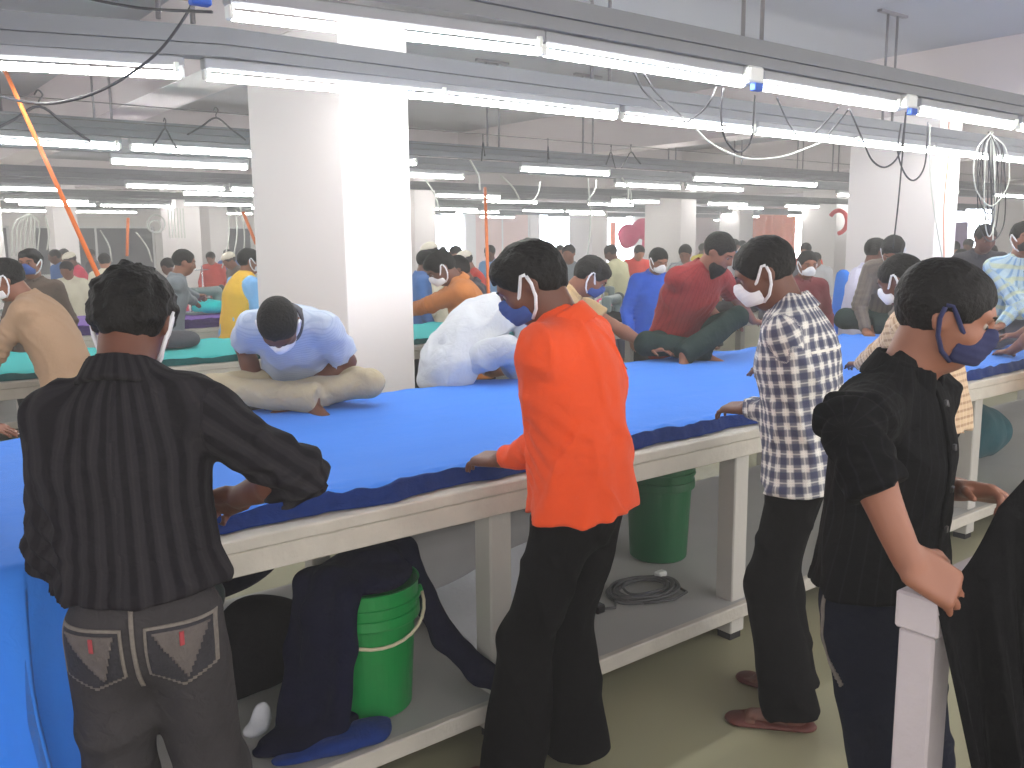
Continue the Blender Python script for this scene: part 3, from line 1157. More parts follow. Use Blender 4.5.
# scattering volume added to imitate the pale veil of flare over the hall
hm = bpy.data.materials.new('veil_haze')
hm.use_nodes = True
nt = hm.node_tree
nt.nodes.clear()
vs_ = N(nt, 'ShaderNodeVolumeScatter')
vs_.inputs['Color'].default_value = (1, 1, 1, 1)
vs_.inputs['Density'].default_value = 0.017
vs_.inputs['Anisotropy'].default_value = 0.35
on = N(nt, 'ShaderNodeOutputMaterial')
nt.links.new(vs_.outputs[0], on.inputs['Volume'])
hz = MB().box((ROOM_X0 + 0.01, ROOM_Y0 + 0.01, 0.002), (ROOM_X1 - 0.01, ROOM_Y1 - 0.01, CEIL - 0.002)).build('veil_haze', hm)
hz['kind'] = 'structure'

# ------------------------------------------------------------------ the blue cutting table
M_board = mat('worn_white_board', (196, 192, 182), rough=0.7, var=0.22, vscale=9, bump=0.3, bscale=50)
M_leg = mat('grey_painted_wood', (186, 184, 178), rough=0.7, var=0.1, vscale=7, bump=0.2)
M_shelf = mat('grey_shelf_board', (168, 168, 166), rough=0.7, var=0.08, vscale=5)
M_dark = mat('dark_skirting', (52, 50, 50), rough=0.8)
M_plinth = mat('table_foot_rubber', (40, 38, 40), rough=0.9)


def cutting_table(x0, x1, y0, y1, label, legs_x, ztop=0.84, shelf=0.17, mats=(M_board, M_leg, M_shelf), shelf_gap=None):
    root = empty('cutting_table', (x0, y0, 0))
    L, Wd = x1 - x0, y1 - y0
    g = MB().box((0, 0.02, ztop - 0.03), (L, Wd, ztop - 0.002), 0.003)
    g.build('tabletop', mats[0], root)
    for yy in (0.0, Wd - 0.03):
        g = MB()
        g.box((0, yy, ztop - 0.035), (L, yy + 0.04, ztop), 0.004)
        g.box((0, yy + 0.006, ztop - 0.10), (L, yy + 0.036, ztop - 0.037), 0.003)
        g.build('edge_rail', mats[0], root)
    for lx in legs_x:
        for yy in (0.045, Wd - 0.13):
            a = lx - x0
            lg = MB().box((a, yy, 0.03), (a + 0.085, yy + 0.085, ztop - 0.03), 0.005).build('leg', mats[1], root)
            MB().box((a + 0.01, yy + 0.01, 0.0), (a + 0.075, yy + 0.075, 0.03)).build('foot', M_plinth, lg)
    if shelf:
        g = MB()
        g.box((0, 0.02, shelf - 0.02), (L, Wd - 0.1, shelf), 0.002)
        g.build('lower_shelf', mats[2], root)
        MB().box((0, 0.0, shelf - 0.055), (L, 0.03, shelf + 0.002), 0.004).build('shelf_rail', mats[0], root)
    props(root, label, 'table')
    return root


cutting_table(-0.6, 14.0, 2.12, 3.58, 'long white wooden cutting table carrying the blue fabric layers', [0.1, 1.60, 2.80, 4.78, 6.6, 8.6, 10.6], ztop=0.876, mats=(M_board, M_leg, M_shelf))
T2 = cutting_table(-2.5, 12.5, 5.75, 7.0, 'second long cutting table carrying the teal fabric and black pieces', [-0.6, 1.3, 3.2, 5.1, 7.0, 8.9, 10.8])
T3 = cutting_table(-2.5, 6.6, 8.3, 9.7, 'third cutting table carrying the purple fabric', [-0.6, 1.3, 3.2, 5.1], mats=(M_board, M_leg, M_shelf))

# --- blue layup: many plies with a wavy ragged front edge
M_blue = cloth('blue_jersey', (54, 126, 226), bump=0.15, var=0.05, vscale=3, rough=0.8)
M_blue_edge = cloth('blue_ply_edges_shaded', (22, 52, 120), bump=0.5, var=0.25, vscale=30)  # darker than the blue cloth: shade between plies put into the colour
M_teal = cloth('teal_jersey', (30, 190, 190), bump=0.1, var=0.04)
M_teal_edge = cloth('teal_ply_edges_shaded', (16, 98, 100), bump=0.5, var=0.2)  # teal darkened to stand for shade on the stack's side
M_purple = cloth('purple_jersey', (120, 80, 178), bump=0.2, var=0.08)
M_purple_edge = cloth('purple_ply_edges_shaded', (62, 38, 104), bump=0.5, var=0.2)  # purple darkened likewise, side shade painted in


def layup(name, x0, x1, y0, y1, z0, z1, m_top, m_side, label, seed=0, amp=0.020, nx=500, ny=40, wr=0.004):
    def edge(x, s_):
        P = np.stack([x, x * 0, x * 0 + s_], -1)
        return amp * (wob(P, 7, seed) * 1.2 + 0.6 * wob(P, 24, seed + 1) + 0.35 * wob(P, 70, seed + 2))

    def top(u, v):
        x = x0 + (x1 - x0) * u
        e0 = y0 + edge(x, 0.0)
        e1 = y1 + edge(x, 5.0)
        vv = v ** 1.0
        y = e0 + (e1 - e0) * vv
        P = np.stack([x * 0.8, y * 2.2, x * 0], -1)
        z = z1 + wr * wob(P, 6, seed + 3) + 0.4 * wr * wob(np.stack([x * 0.6, y * 4, x * 0], -1), 14, seed + 6)
        fr = np.exp(-((v * (y1 - y0)) / 0.05) ** 2)
        z = z + fr * (0.011 * wob(np.stack([x, y * 3, x * 0], -1), 34, seed + 4) - 0.004)
        fr = np.exp(-(((1 - v) * (y1 - y0)) / 0.05) ** 2)
        z = z + fr * (0.012 * wob(np.stack([x, y * 3, x * 0 + 3], -1), 20, seed + 5))
        return np.stack([x, y, z], -1)
    vs = np.concatenate([np.linspace(0, 0.06, 9), np.linspace(0.06, 0.94, ny)[1:-1], np.linspace(0.94, 1, 9)])
    us = np.linspace(0, 1, nx)
    U, Vv = np.meshgrid(us, vs, indexing='ij')
    P = top(U.ravel(), Vv.ravel())
    nv = len(vs)
    i = np.arange(nx * nv).reshape(nx, nv)
    F = np.stack([i[:-1, :-1], i[1:, :-1], i[1:, 1:], i[:-1, 1:]], -1).reshape(-1, 4)
    o = mesh_obj(name, P, F, m_top)
    props(o, label, 'fabric')
    # ply edges all round, corrugated; their darker colour carries painted shade
    rows_ = 13
    rim = np.concatenate([i[:, 0], i[-1, 1:], i[::-1, -1][1:], i[0, ::-1][1:]])
    R = P[rim]
    c = np.array([(x0 + x1) / 2, (y0 + y1) / 2, 0])
    outn = np.zeros_like(R)
    k = len(rim)
    n1, n2 = nx, nx + nv - 1
    outn[:n1, 1] = -1
    outn[n1:n2, 0] = 1
    outn[n2:n2 + nx - 1, 1] = 1
    outn[n2 + nx - 1:, 0] = -1
    VV = []
    for r_ in range(rows_ + 1):
        t = r_ / rows_
        z = R[:, 2] * (1 - t) + z0 * t
        off = (0.0 if r_ == 0 else (0.004 if r_ % 2 else -0.004)) + (0.010 * wob(np.stack([R[:, 0], R[:, 1], z * 8], -1), 22, seed + 8) if r_ else 0) + 0.010 * t
        q = R + outn * np.reshape(off, (-1, 1))
        q[:, 2] = z
        VV.append(q)
    VV = np.concatenate(VV)
    j = np.arange(k * (rows_ + 1)).reshape(rows_ + 1, k)
    F = np.stack([j[:-1, :-1], j[1:, :-1], j[1:, 1:], j[:-1, 1:]], -1).reshape(-1, 4)
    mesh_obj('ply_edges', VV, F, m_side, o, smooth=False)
    return o


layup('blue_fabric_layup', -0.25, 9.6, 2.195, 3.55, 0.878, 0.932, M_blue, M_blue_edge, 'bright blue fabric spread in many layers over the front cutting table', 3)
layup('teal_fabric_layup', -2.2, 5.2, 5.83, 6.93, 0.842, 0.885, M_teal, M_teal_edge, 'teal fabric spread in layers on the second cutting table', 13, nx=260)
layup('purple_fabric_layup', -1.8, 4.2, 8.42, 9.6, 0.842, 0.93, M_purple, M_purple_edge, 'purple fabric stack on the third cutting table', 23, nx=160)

# --- blue cloth falling over the front edge at the left
def drape(u, v):
    x = -0.62 + 1.03 * u
    t = v * 1.16
    fold_ = 0.035 * np.sin(x * 21 + 1.5 * np.sin(x * 7)) + 0.02 * np.sin(x * 47)
    up = np.clip(t / 0.26, 0, 1)
    y = np.where(t < 0.26, 2.36 - (t / 0.26) * 0.30, 2.06 - np.clip(t - 0.26, 0, 1) * 0.13)
    z = np.where(t < 0.26, 0.949 - 0.010 * up ** 3, 0.939 - (t - 0.26) * 1.0)
    k = np.clip((t - 0.22) / 0.35, 0, 1)
    y = y - k * (fold_ * 0.7 + 0.01)
    x = x + k * 0.02 * np.sin(z * 6) - k * (u > 0.9) * 0.03
    z = np.maximum(z, 0.03 + 0.01 * np.sin(x * 30))
    return np.stack([x, y, z], -1)


P, F = grid_sheet(drape, 160, 70)
props(mesh_obj('hanging_fabric', P, F, M_blue), 'bright blue fabric falling over the table edge beside the striped shirt man', 'fabric')
M_navy = cloth('navy_jersey', (20, 30, 78), bump=0.5, var=0.2)
M_navy2 = cloth('dark_navy_jersey', (18, 20, 44), bump=0.5, var=0.25)
S_ = Solid(0.015)
for (a, b, c_, rx, ry, rz) in ((0.02, 1.80, 0.05, 0.24, 0.12, 0.13), (-0.25, 1.72, 0.04, 0.26, 0.14, 0.16), (0.17, 1.86, 0.02, 0.13, 0.08, 0.06)):
    S_.ell((a, b, c_), (rx, ry, rz), k=0.05)
S_.cut((0, 0, 0.002), (0, 0, -1))
V, Q = S_.mesh(disp=lambda P: 0.014 * wob(P, 22, 5))
props(mesh_obj('fabric_heap', V, Q, M_navy), 'dark navy fabric heap on the floor at the lower left', 'fabric')

# ------------------------------------------------------------------ buckets
M_green = mat('green_plastic', (20, 140, 66), rough=0.35, spec=0.5, var=0.05, vscale=4)
M_green_d = mat('dark_green_plastic', (16, 92, 52), rough=0.4, spec=0.5, var=0.05, vscale=4)
M_handle = mat('ivory_plastic', (206, 200, 172), rough=0.4)


def bucket(x, y, z, label, m=M_green, rot=0.0, hh=0.37, r=0.135, group='green plastic buckets under the cutting table', handle=True):
    root = empty('bucket', (x, y, z), rot)
    g = MB()
    k = r / 0.135
    pr = [(0.0, 0.001), (0.108, 0.001), (0.113, 0.008), (0.127, hh * 0.72), (0.139, hh * 0.722), (0.141, hh * 0.735), (0.1395, hh * 0.80), (0.134, hh * 0.805), (0.135, hh * 0.86),
          (0.1425, hh * 0.862), (0.1425, hh * 0.885), (0.1365, hh * 0.89), (0.1375, hh * 0.985), (0.141, hh), (0.136, hh), (0.132, hh * 0.97), (0.104, 0.02), (0.0, 0.02)]
    g.lathe([(a * k, b) for a, b in pr], n=48)
    g.build('bucket_body', m, root, False)
    if handle:
        for sg in (-1, 1):
            MB().lathe([(0.0, 0.0), (0.017, 0.0), (0.017, 0.016), (0.0, 0.018)], (0, 0, 0), 12, axis=0).build('handle_lug', m, root, True).location = ((0.140 * k if sg > 0 else -0.140 * k - 0.016), 0, hh * 0.83)
        pts = []
        for t in np.linspace(0, math.pi, 17):
            a = 0.152 * k * math.cos(t)
            d = 0.165 * math.sin(t)
            pts.append((a, -d * 0.86 - 0.01, hh * 0.83 - d * 0.60 ))
        MB().tube(pts, 0.0055, 8).build('handle', M_handle, root, True)
    props(root, label, 'bucket', group)
    return root


BX, BY = 1.275, 2.375
bucket(BX, BY, 0.172, 'green plastic bucket with ivory handle and navy cloth hanging out, on the lower shelf', rot=math.radians(-12), r=0.158, hh=0.41)
bucket(2.98, 2.73, 0.172, 'dark green bucket on the lower shelf beside the table leg', m=M_green_d, rot=math.radians(40), handle=False, r=0.155, hh=0.46)
bucket(5.35, 2.55, 0.172, 'green bucket on the shelf at the right behind the black trousers', rot=0.3, handle=False)

# cloth over the bucket
S_ = Solid(0.009)
def strand(pts, r, k=0.03):
    for a, b in zip(pts[:-1], pts[1:]):
        a = np.array(a) + (BX - 1.36, BY - 2.40, 0)
        b = np.array(b) + (BX - 1.36, BY - 2.40, 0)
        S_.cone(a, b, r, r, k=k)
S_.ell((BX, BY, 0.600), (0.145, 0.145, 0.045), k=0.02)
S_.ell((BX + .04, BY + .04, 0.635), (0.10, 0.09, 0.038), k=0.03)
strand([(1.32, 2.42, 0.605), (1.23, 2.40, 0.61), (1.165, 2.37, 0.52), (1.15, 2.35, 0.32), (1.10, 2.33, 0.22)], 0.036)
strand([(1.29, 2.38, 0.60), (1.235, 2.29, 0.59), (1.205, 2.25, 0.45), (1.17, 2.25, 0.22)], 0.034)
strand([(1.28, 2.46, 0.60), (1.19, 2.46, 0.59), (1.14, 2.43, 0.40), (1.07, 2.38, 0.22)], 0.034)
strand([(1.30, 2.42, 0.60), (1.22, 2.36, 0.60), (1.185, 2.32, 0.47), (1.16, 2.30, 0.22)], 0.040)
S_.ell((BX - 0.26, BY - 0.10, 0.203), (0.16, 0.09, 0.028), k=0.03)
S_.cut((0, 0, 0.174), (0, 0, -1))
V, Q = S_.mesh(disp=lambda P: 0.006 * wob(P * np.array([1, 1, 0.25]), 75, 5) + 0.003 * wob(P, 40, 6))
oc = props(mesh_obj('draped_cloth', V, Q, M_navy2), 'dark navy cloth stuffed in the green bucket and hanging down its left side', 'fabric')
S_ = Solid(0.008)
S_.ell((BX - 0.22, BY - 0.17, 0.196), (0.18, 0.055, 0.018), k=0.03)
S_.ell((BX - 0.13, BY - 0.20, 0.195), (0.09, 0.05, 0.018), k=0.03)
V, Q = S_.mesh(disp=lambda P: 0.004 * wob(P, 50, 5))
mesh_obj('blue_hem', V, Q, M_blue_edge, oc)
S_ = Solid(0.009)
strand([(1.46, 2.47, 0.625), (1.535, 2.47, 0.615), (1.57, 2.42, 0.48), (1.61, 2.34, 0.33), (1.65, 2.20, 0.26), (1.69, 2.09, 0.235), (1.71, 2.04, 0.12), (1.71, 2.03, 0.05)], 0.04)
V, Q = S_.mesh(disp=lambda P: 0.007 * wob(P * np.array([1, 1, 0.4]), 60, 15))
props(mesh_obj('draped_cloth', V, Q, M_navy2), 'navy cloth strip running from the green bucket over the shelf to the floor', 'fabric')
M_whitecloth = cloth('white_cloth', (205, 208, 215), bump=0.4, var=0.05)
S_ = Solid(0.006)
S_.ell((BX - 0.33, BY + 0.06, 0.215), (0.03, 0.02, 0.045), k=0.02)
S_.ell((BX - 0.36, BY + 0.04, 0.19), (0.04, 0.025, 0.02), k=0.02)
V, Q = S_.mesh(disp=lambda P: 0.007 * wob(P, 60, 5))
props(mesh_obj('rag', V, Q, M_whitecloth), 'small white rag beside the navy cloth on the lower shelf', 'fabric')

# things stored on the shelf
def heap(name, ells, m, label, vox=0.014, amp=0.012, sc=22, seed=1, z0=0.172, cat='fabric'):
    S = Solid(vox)
    for (c, r) in ells:
        S.ell(c, r, k=0.05)
    S.cut((0, 0, z0 + amp * 0.9), (0, 0, -1))
    V, Q = S.mesh(disp=lambda P: amp * wob(P, sc, seed))
    return props(mesh_obj(name, V, Q, m), label, cat)


M_blackcloth = cloth('black_cloth', (24, 23, 26), bump=0.4, var=0.2)
M_greysheet = mat('grey_plastic_sheet', (150, 150, 150), rough=0.5, spec=0.4, var=0.12, vscale=5, bump=0.4, bscale=8)
M_tealbag = mat('dark_teal_bag', (44, 70, 74), rough=0.4, spec=0.5, var=0.3, vscale=8, bump=0.4, bscale=14)
heap('fabric_heap', [((0.92, 2.78, 0.22), (0.22, 0.18, 0.13)), ((1.10, 2.78, 0.26), (0.17, 0.16, 0.18))], M_blackcloth, 'black fabric heap on the lower shelf left of the green bucket', seed=4)
heap('plastic_bag', [((0.80, 2.98, 0.42), (0.24, 0.18, 0.13)), ((0.5, 2.9, 0.33), (0.22, 0.2, 0.14))], M_tealbag, 'dark teal plastic bag at the back of the lower shelf, behind the black heap', seed=7, cat='bag')
heap('fabric_heap', [((1.0, 3.22, 0.50), (0.40, 0.16, 0.22)), ((0.7, 3.25, 0.58), (0.4, 0.15, 0.14))], M_navy2, 'dark navy fabric pile pushed under the tabletop at the left', seed=9)
g = MB()
for k in range(3):
    pass
def roll(p, q, r, m, label, amp=0.008):
    S = Solid(0.014)
    S.cone(p, q, r, r, k=0, cap=2)
    V, Q = S.mesh(disp=lambda P: amp * wob(P, 14, 3))
    return props(mesh_obj('fabric_roll', V, Q, m), label, 'fabric roll')


roll((1.72, 2.98, 0.36), (2.40, 3.06, 0.36), 0.180, M_greysheet, 'grey plastic wrapped fabric roll on the shelf behind the green bucket')
roll((1.5, 3.20, 0.69), (2.6, 3.20, 0.69), 0.12, M_greysheet, 'grey fabric roll lying at the back of the lower shelf')
def sheet1(u, v):
    x = 1.72 + 0.9 * u
    y = 2.42 + 0.5 * v + 0.25 * u
    z = 0.205 + 0.22 * u * v + 0.02 * np.sin(u * 9 + v * 4) + 0.06 * v
    return np.stack([x, y, z], -1)


P, F = grid_sheet(sheet1, 40, 30)
P2 = P.copy()
P2[:, 2] -= 0.006
n0 = len(P)
F2 = np.concatenate([F, F[:, ::-1] + n0])
props(mesh_obj('folded_sheet', np.concatenate([P, P2]), F2, M_whitecloth), 'white folded sheet on the lower shelf between the bucket and the orange shirt man', 'fabric')
# cable coil
M_cablegrey = mat('grey_cable', (92, 92, 94), rough=0.5)
M_plug = mat('black_plug', (22, 22, 24), rough=0.4)
root = empty('cable_coil', (2.60, 2.46, 0.172))
g = MB()
rr = np.random.default_rng(4)
for k in range(8):
    pts = []
    ra, rb = 0.17 - 0.009 * k, 0.115 - 0.006 * k
    for t in np.linspace(0, 2 * math.pi, 41):
        pts.append((ra * math.cos(t) + 0.01 * math.sin(k * 2), rb * math.sin(t) + 0.008 * math.cos(k * 3), 0.008 + 0.006 * (k % 4) + 0.004 * math.sin(3 * t + k)))
    g.tube(pts, 0.0055, 6, caps=False)
g.tube([(-0.16, 0.0, 0.01), (-0.22, -0.06, 0.01), (-0.27, -0.04, 0.012)], 0.0055, 6)
g.tube([(-0.1, -0.1, 0.01), (0.02, -0.15, 0.01), (0.12, -0.13, 0.01), (0.13, -0.08, 0.01)], 0.0055, 6)
g.build('cable', M_cablegrey, root, True)
MB().box((-0.31, -0.055, 0.0), (-0.265, -0.015, 0.035), 0.006).build('plug', M_plug, root)
MB().box((0.12, 0.02, 0.02), (0.17, 0.055, 0.045), 0.006).build('socket', M_cap, root)
props(root, 'coiled grey extension cable with black plug on the lower shelf behind the orange shirt man', 'cable')
# right end of the shelf
heap('fabric_heap', [((5.75, 2.7, 0.38), (0.35, 0.25, 0.2)), ((6.1, 2.8, 0.32), (0.3, 0.25, 0.18))], cloth('teal_dark_cloth', (20, 74, 84)), 'dark teal fabric heap under the table at the right edge', seed=14)
heap('fabric_heap', [((5.4, 3.05, 0.5), (0.4, 0.22, 0.2))], cloth('maroon_dark_cloth', (60, 26, 34)), 'dark maroon fabric pile under the tabletop at the right', seed=15)

# ------------------------------------------------------------------ clothes
K_blacktr = cloth('black_trousers', (11, 10, 12), bump=0.2, var=0.15)
K_jeans = cloth('faded_grey_jeans', (58, 56, 58), bump=0.5, var=0.3, vscale=12)
K_navyj = cloth('dark_navy_jeans', (20, 23, 36), bump=0.4, var=0.25, vscale=10)
K_striped = cloth('charcoal_striped_shirt', (40, 38, 42), stripes=[(0, 0.046, 0.42, (24, 22, 26), 0.85, 0.0), (0, 0.046, 0.08, (54, 50, 52), 0.5, 0.45)], bump=0.3)
K_orange = cloth('orange_shirt', (228, 80, 36), bump=0.25, var=0.06)
K_plaid = cloth('navy_white_plaid', (218, 216, 212), stripes=[(0, 0.040, 0.52, (40, 48, 84), 0.80, 0.0), (1, 0.044, 0.50, (40, 48, 84), 0.72, 0.0), (0, 0.040, 0.06, (236, 232, 224), 0.8, 0.5), (1, 0.044, 0.06, (236, 232, 224), 0.8, 0.5)], bump=0.25)
K_blackst = cloth('black_pinstripe_shirt', (12, 12, 14), stripes=[(0, 0.030, 0.10, (32, 32, 38), 0.6, 0.0)], bump=0.35)
K_tan = cloth('tan_shirt', (170, 140, 114), bump=0.2, var=0.05)
K_polo = cloth('pale_blue_striped_polo', (180, 192, 212), stripes=[(1, 0.014, 0.3, (140, 158, 190), 0.45, 0.0)], bump=0.2)
K_khaki = cloth('khaki_trousers', (176, 164, 138), bump=0.3, var=0.08)
K_ochre = cloth('ochre_shirt', (186, 118, 66), bump=0.25)
K_greyj = cloth('blue_grey_trousers', (70, 74, 100), bump=0.3)
K_maroon = cloth('brick_red_shirt', (140, 44, 46), stripes=[(0, 0.03, 0.3, (118, 34, 38), 0.5, 0.0)], bump=0.3)
K_greentr = cloth('dark_green_trousers', (40, 54, 52), bump=0.3)
K_teals = cloth('teal_sleeve_shirt', (40, 150, 170), bump=0.2)
K_white = cloth('white_shirt', (190, 194, 200), bump=0.3, var=0.03)
K_lav = cloth('lavender_white_shirt', (214, 212, 236), bump=0.2, var=0.03)
K_brown = cloth('grey_brown_shirt', (112, 102, 94), stripes=[(0, 0.05, 0.4, (92, 84, 80), 0.6, 0.0)], bump=0.3)
K_bluech = cloth('blue_yellow_check_shirt', (176, 200, 214), stripes=[(0, 0.07, 0.35, (90, 140, 190), 0.7, 0.0), (1, 0.07, 0.35, (196, 200, 150), 0.6, 0.2)], bump=0.2)
K_tancheck = cloth('tan_striped_shirt', (206, 180, 148), stripes=[(1, 0.03, 0.35, (150, 112, 88), 0.7, 0.0), (0, 0.035, 0.12, (228, 210, 186), 0.6, 0.3)], bump=0.2)
K_royal = cloth('royal_blue_polo', (30, 84, 196), bump=0.2)
K_greych = cloth('grey_check_shirt', (176, 188, 188), stripes=[(0, 0.04, 0.3, (96, 110, 116), 0.7, 0), (1, 0.05, 0.2, (110, 120, 124), 0.6, 0)], bump=0.2)
K_yellow = cloth('yellow_shirt', (214, 196, 70), bump=0.2)
K_ltblue = cloth('light_blue_shirt', (126, 176, 226), bump=0.2)
K_yvest = cloth('yellow_vest', (222, 178, 62), bump=0.2)
K_dkgrey = cloth('dark_grey_shirt', (74, 74, 82), bump=0.2)
K_grey = cloth('grey_shirt', (120, 128, 134), bump=0.2)
K_red = cloth('red_shirt', (200, 66, 58), bump=0.2)
K_pink = cloth('pink_red_shirt', (212, 70, 96), bump=0.2)
K_orred = cloth('orange_red_shirt', (226, 78, 44), bump=0.2)
K_mblue = cloth('mid_blue_shirt', (70, 110, 170), bump=0.2)
K_cream = cloth('cream_shirt', (226, 222, 200), bump=0.2)
K_olive = cloth('pale_olive_shirt', (186, 184, 150), bump=0.2)
K_slip = mat('maroon_rubber_slipper', (92, 48, 42), rough=0.5)
K_capw = cloth('white_cap', (226, 220, 204), bump=0.2)
R = math.radians

# ------------------------------------------------------------------ the five men in front
FV = 0.0062
# man in the striped shirt, seen from behind
A = person('man in charcoal striped shirt and faded jeans seen from behind, right elbow bent',
           at(146, 600, 1.82)[:2], 62, h=1.62, lean=0.16, side=-0.06, head=(0.55, -0.10, 0.05),
           hands=(at(88, 545, 2.02), at(238, 497, 1.94)), elbows=(at(20, 700, 1.6), at(400, 400, 1.5)), palms=((0, 0, -1), (-0.6, -0.4, -0.6)), curl=(0.4, 1.35),
           shirt=K_striped, shirt_len=0.985, sleeve=('long', 'roll'), trousers=K_jeans, hair_style='curly', mask=MASK_W, skin=0, vox=FV, fold=0.008, seed=11, build=0.86, trouser_fit=0.98, flare=0.01)
# man in the orange shirt
Bm = person('man in bright orange shirt and black trousers, white ear loops, bending over the blue fabric',
            at(577, 600, 2.55)[:2], 112, h=1.67, lean=0.11, head=(0.62, 0.36, 0.0), feet=(gnd(512, 790, 0), gnd(578, 762, 0)),
            hands=(at(500, 460, 2.62), (2.02, 2.35, 0.99)), elbows=(at(650, 500, 2.35), at(780, 440, 2.75)), palms=((0.2, 0, -1), (0, 0, -1)), curl=(0.6, 0.5),
            shirt=K_orange, shirt_len=0.89, sleeve=('long', 'long'), trousers=K_blacktr, hair_style='full', mask=MASK_B, skin=0, vox=FV, fold=0.009, seed=21, build=1.0, trouser_fit=1.03, flare=0.02)
# man in the plaid shirt
Cm = person('man in navy and white plaid shirt and black trousers, smoothing the blue fabric',
            at(795, 560, 3.02)[:2], 114, h=1.67, lean=0.14, head=(0.50, 0.25, 0.0),
            hands=(at(748, 408, 3.05), (3.15, 2.35, 0.98)), elbows=(at(880, 480, 2.8), (3.3, 1.6, 0.95)), palms=((0.2, 0, -1), (0, 0, -1)), curl=(0.6, 0.5),
            shirt=K_plaid, shirt_len=0.83, sleeve=('long', 'long'), trousers=K_blacktr, hair_style='short', mask=MASK_W, skin=0, vox=FV, fold=0.008, seed=31, build=1.0, trouser_fit=1.0, flare=0.02, slippers=K_slip)
# man in the black shirt
Dm = person('man in black pinstripe shirt and dark jeans in profile, holding up black cloth',
            at(882, 600, 1.93)[:2], -84, h=1.60, lean=0.06, head=(0.36, 0.42, 0.0),
            hands=(at(962, 490, 1.90), at(908, 562, 1.47)), elbows=(at(900, 640, 2.1), at(836, 610, 1.04)), palms=((-0.4, -0.3, -0.6), (0.3, 0.75, -0.5)), curl=(0.9, 1.15), hdirs=(None, at(962, 596, 1.46) - at(908, 562, 1.47)),
            shirt=K_blackst, shirt_len=0.94, sleeve=('roll', 'roll_low'), trousers=K_navyj, hair_style='short', mask=MASK_N, mask_strap=MASK_N, skin=1, vox=FV, fold=0.008, seed=41, build=0.92, trouser_fit=1.0, flare=0.0)
# man in tan behind the black shirt man
Em = person('man in tan striped shirt standing at the table, mostly hidden behind the man in black',
            at(922, 500, 3.9)[:2], 95, h=1.60, lean=0.2, head=(0.5, 0.1, 0.0),
            hands=((3.9, 2.35, 0.975), (4.35, 2.4, 0.975)), palms=((0, 0, -1), (0, 0, -1)),
            shirt=K_tancheck, shirt_len=0.86, sleeve=('long', 'long'), trousers=K_blacktr, hair_style='short', mask=MASK_W, skin=0, vox=0.010, fold=0.007, seed=51)
for d_, n_ in ((A, 'A'), (Bm, 'B'), (Cm, 'C'), (Dm, 'D')):
    pass

# ------------------------------------------------------------------ sewn-on details
from mathutils.bvhtree import BVHTree


def decal(target, c, nrm, up, outline, m, name='patch', off=0.003, step=0.0045, parent=None, inner=None):
    """a thin sewn patch: the outline (list of right/up pairs, metres) filled with a fine grid and laid on the surface of target"""
    me = target.data
    bvh = BVHTree.FromPolygons([v.co[:] for v in me.vertices], [p.vertices[:] for p in me.polygons])
    nrm, up = unit(nrm), unit(up)
    rt_ = unit(np.cross(up, nrm))
    up = np.cross(nrm, rt_)
    c = np.array(c, float)
    o = np.array(outline)
    lo, hi = o.min(0), o.max(0)
    nx, ny = [max(2, int((hi[i] - lo[i]) / step) + 1) for i in (0, 1)]

    def inside(x, y):
        r_ = False
        for i in range(len(o)):
            (x1, y1), (x2, y2) = o[i], o[i - 1]
            if (y1 > y) != (y2 > y) and x < (x2 - x1) * (y - y1) / (y2 - y1) + x1:
                r_ = not r_
        return r_
    idx, V, F = {}, [], []

    def vert(i, j):
        if (i, j) in idx:
            return idx[(i, j)]
        a, b = lo[0] + (hi[0] - lo[0]) * i / nx, lo[1] + (hi[1] - lo[1]) * j / ny
        p = c + rt_ * a + up * b + nrm * 0.25
        h = bvh.ray_cast(Vector(p), Vector(-nrm), 0.6)
        if h[0] is None:
            idx[(i, j)] = None
            return None
        idx[(i, j)] = len(V)
        V.append(np.array(h[0]) + nrm * off)
        return idx[(i, j)]
    for i in range(nx):
        for j in range(ny):
            if inside(lo[0] + (hi[0] - lo[0]) * (i + 0.5) / nx, lo[1] + (hi[1] - lo[1]) * (j + 0.5) / ny):
                q = [vert(i, j), vert(i + 1, j), vert(i + 1, j + 1), vert(i, j + 1)]
                if None not in q:
                    F.append(q)
    if not F:
        return None
    n0 = len(V)
    V2 = [v - nrm * (off + 0.002) for v in V]
    F2 = [tuple(n0 + k for k in reversed(f)) for f in F]
    # close the rim so that the patch has thickness
    from collections import Counter
    ed = Counter()
    for f in F:
        for k in range(4):
            ed[(f[k], f[(k + 1) % 4])] += 1
    rim = [e for e in ed if (e[1], e[0]) not in ed]
    F3 = [(b, a, a + n0, b + n0) for a, b in rim]
    return mesh_obj(name, V + V2, F + F2 + F3, m, parent or target)


def child(root, name):
    for o in root.children:
        if o.name.split('.')[0] == name:
            return o


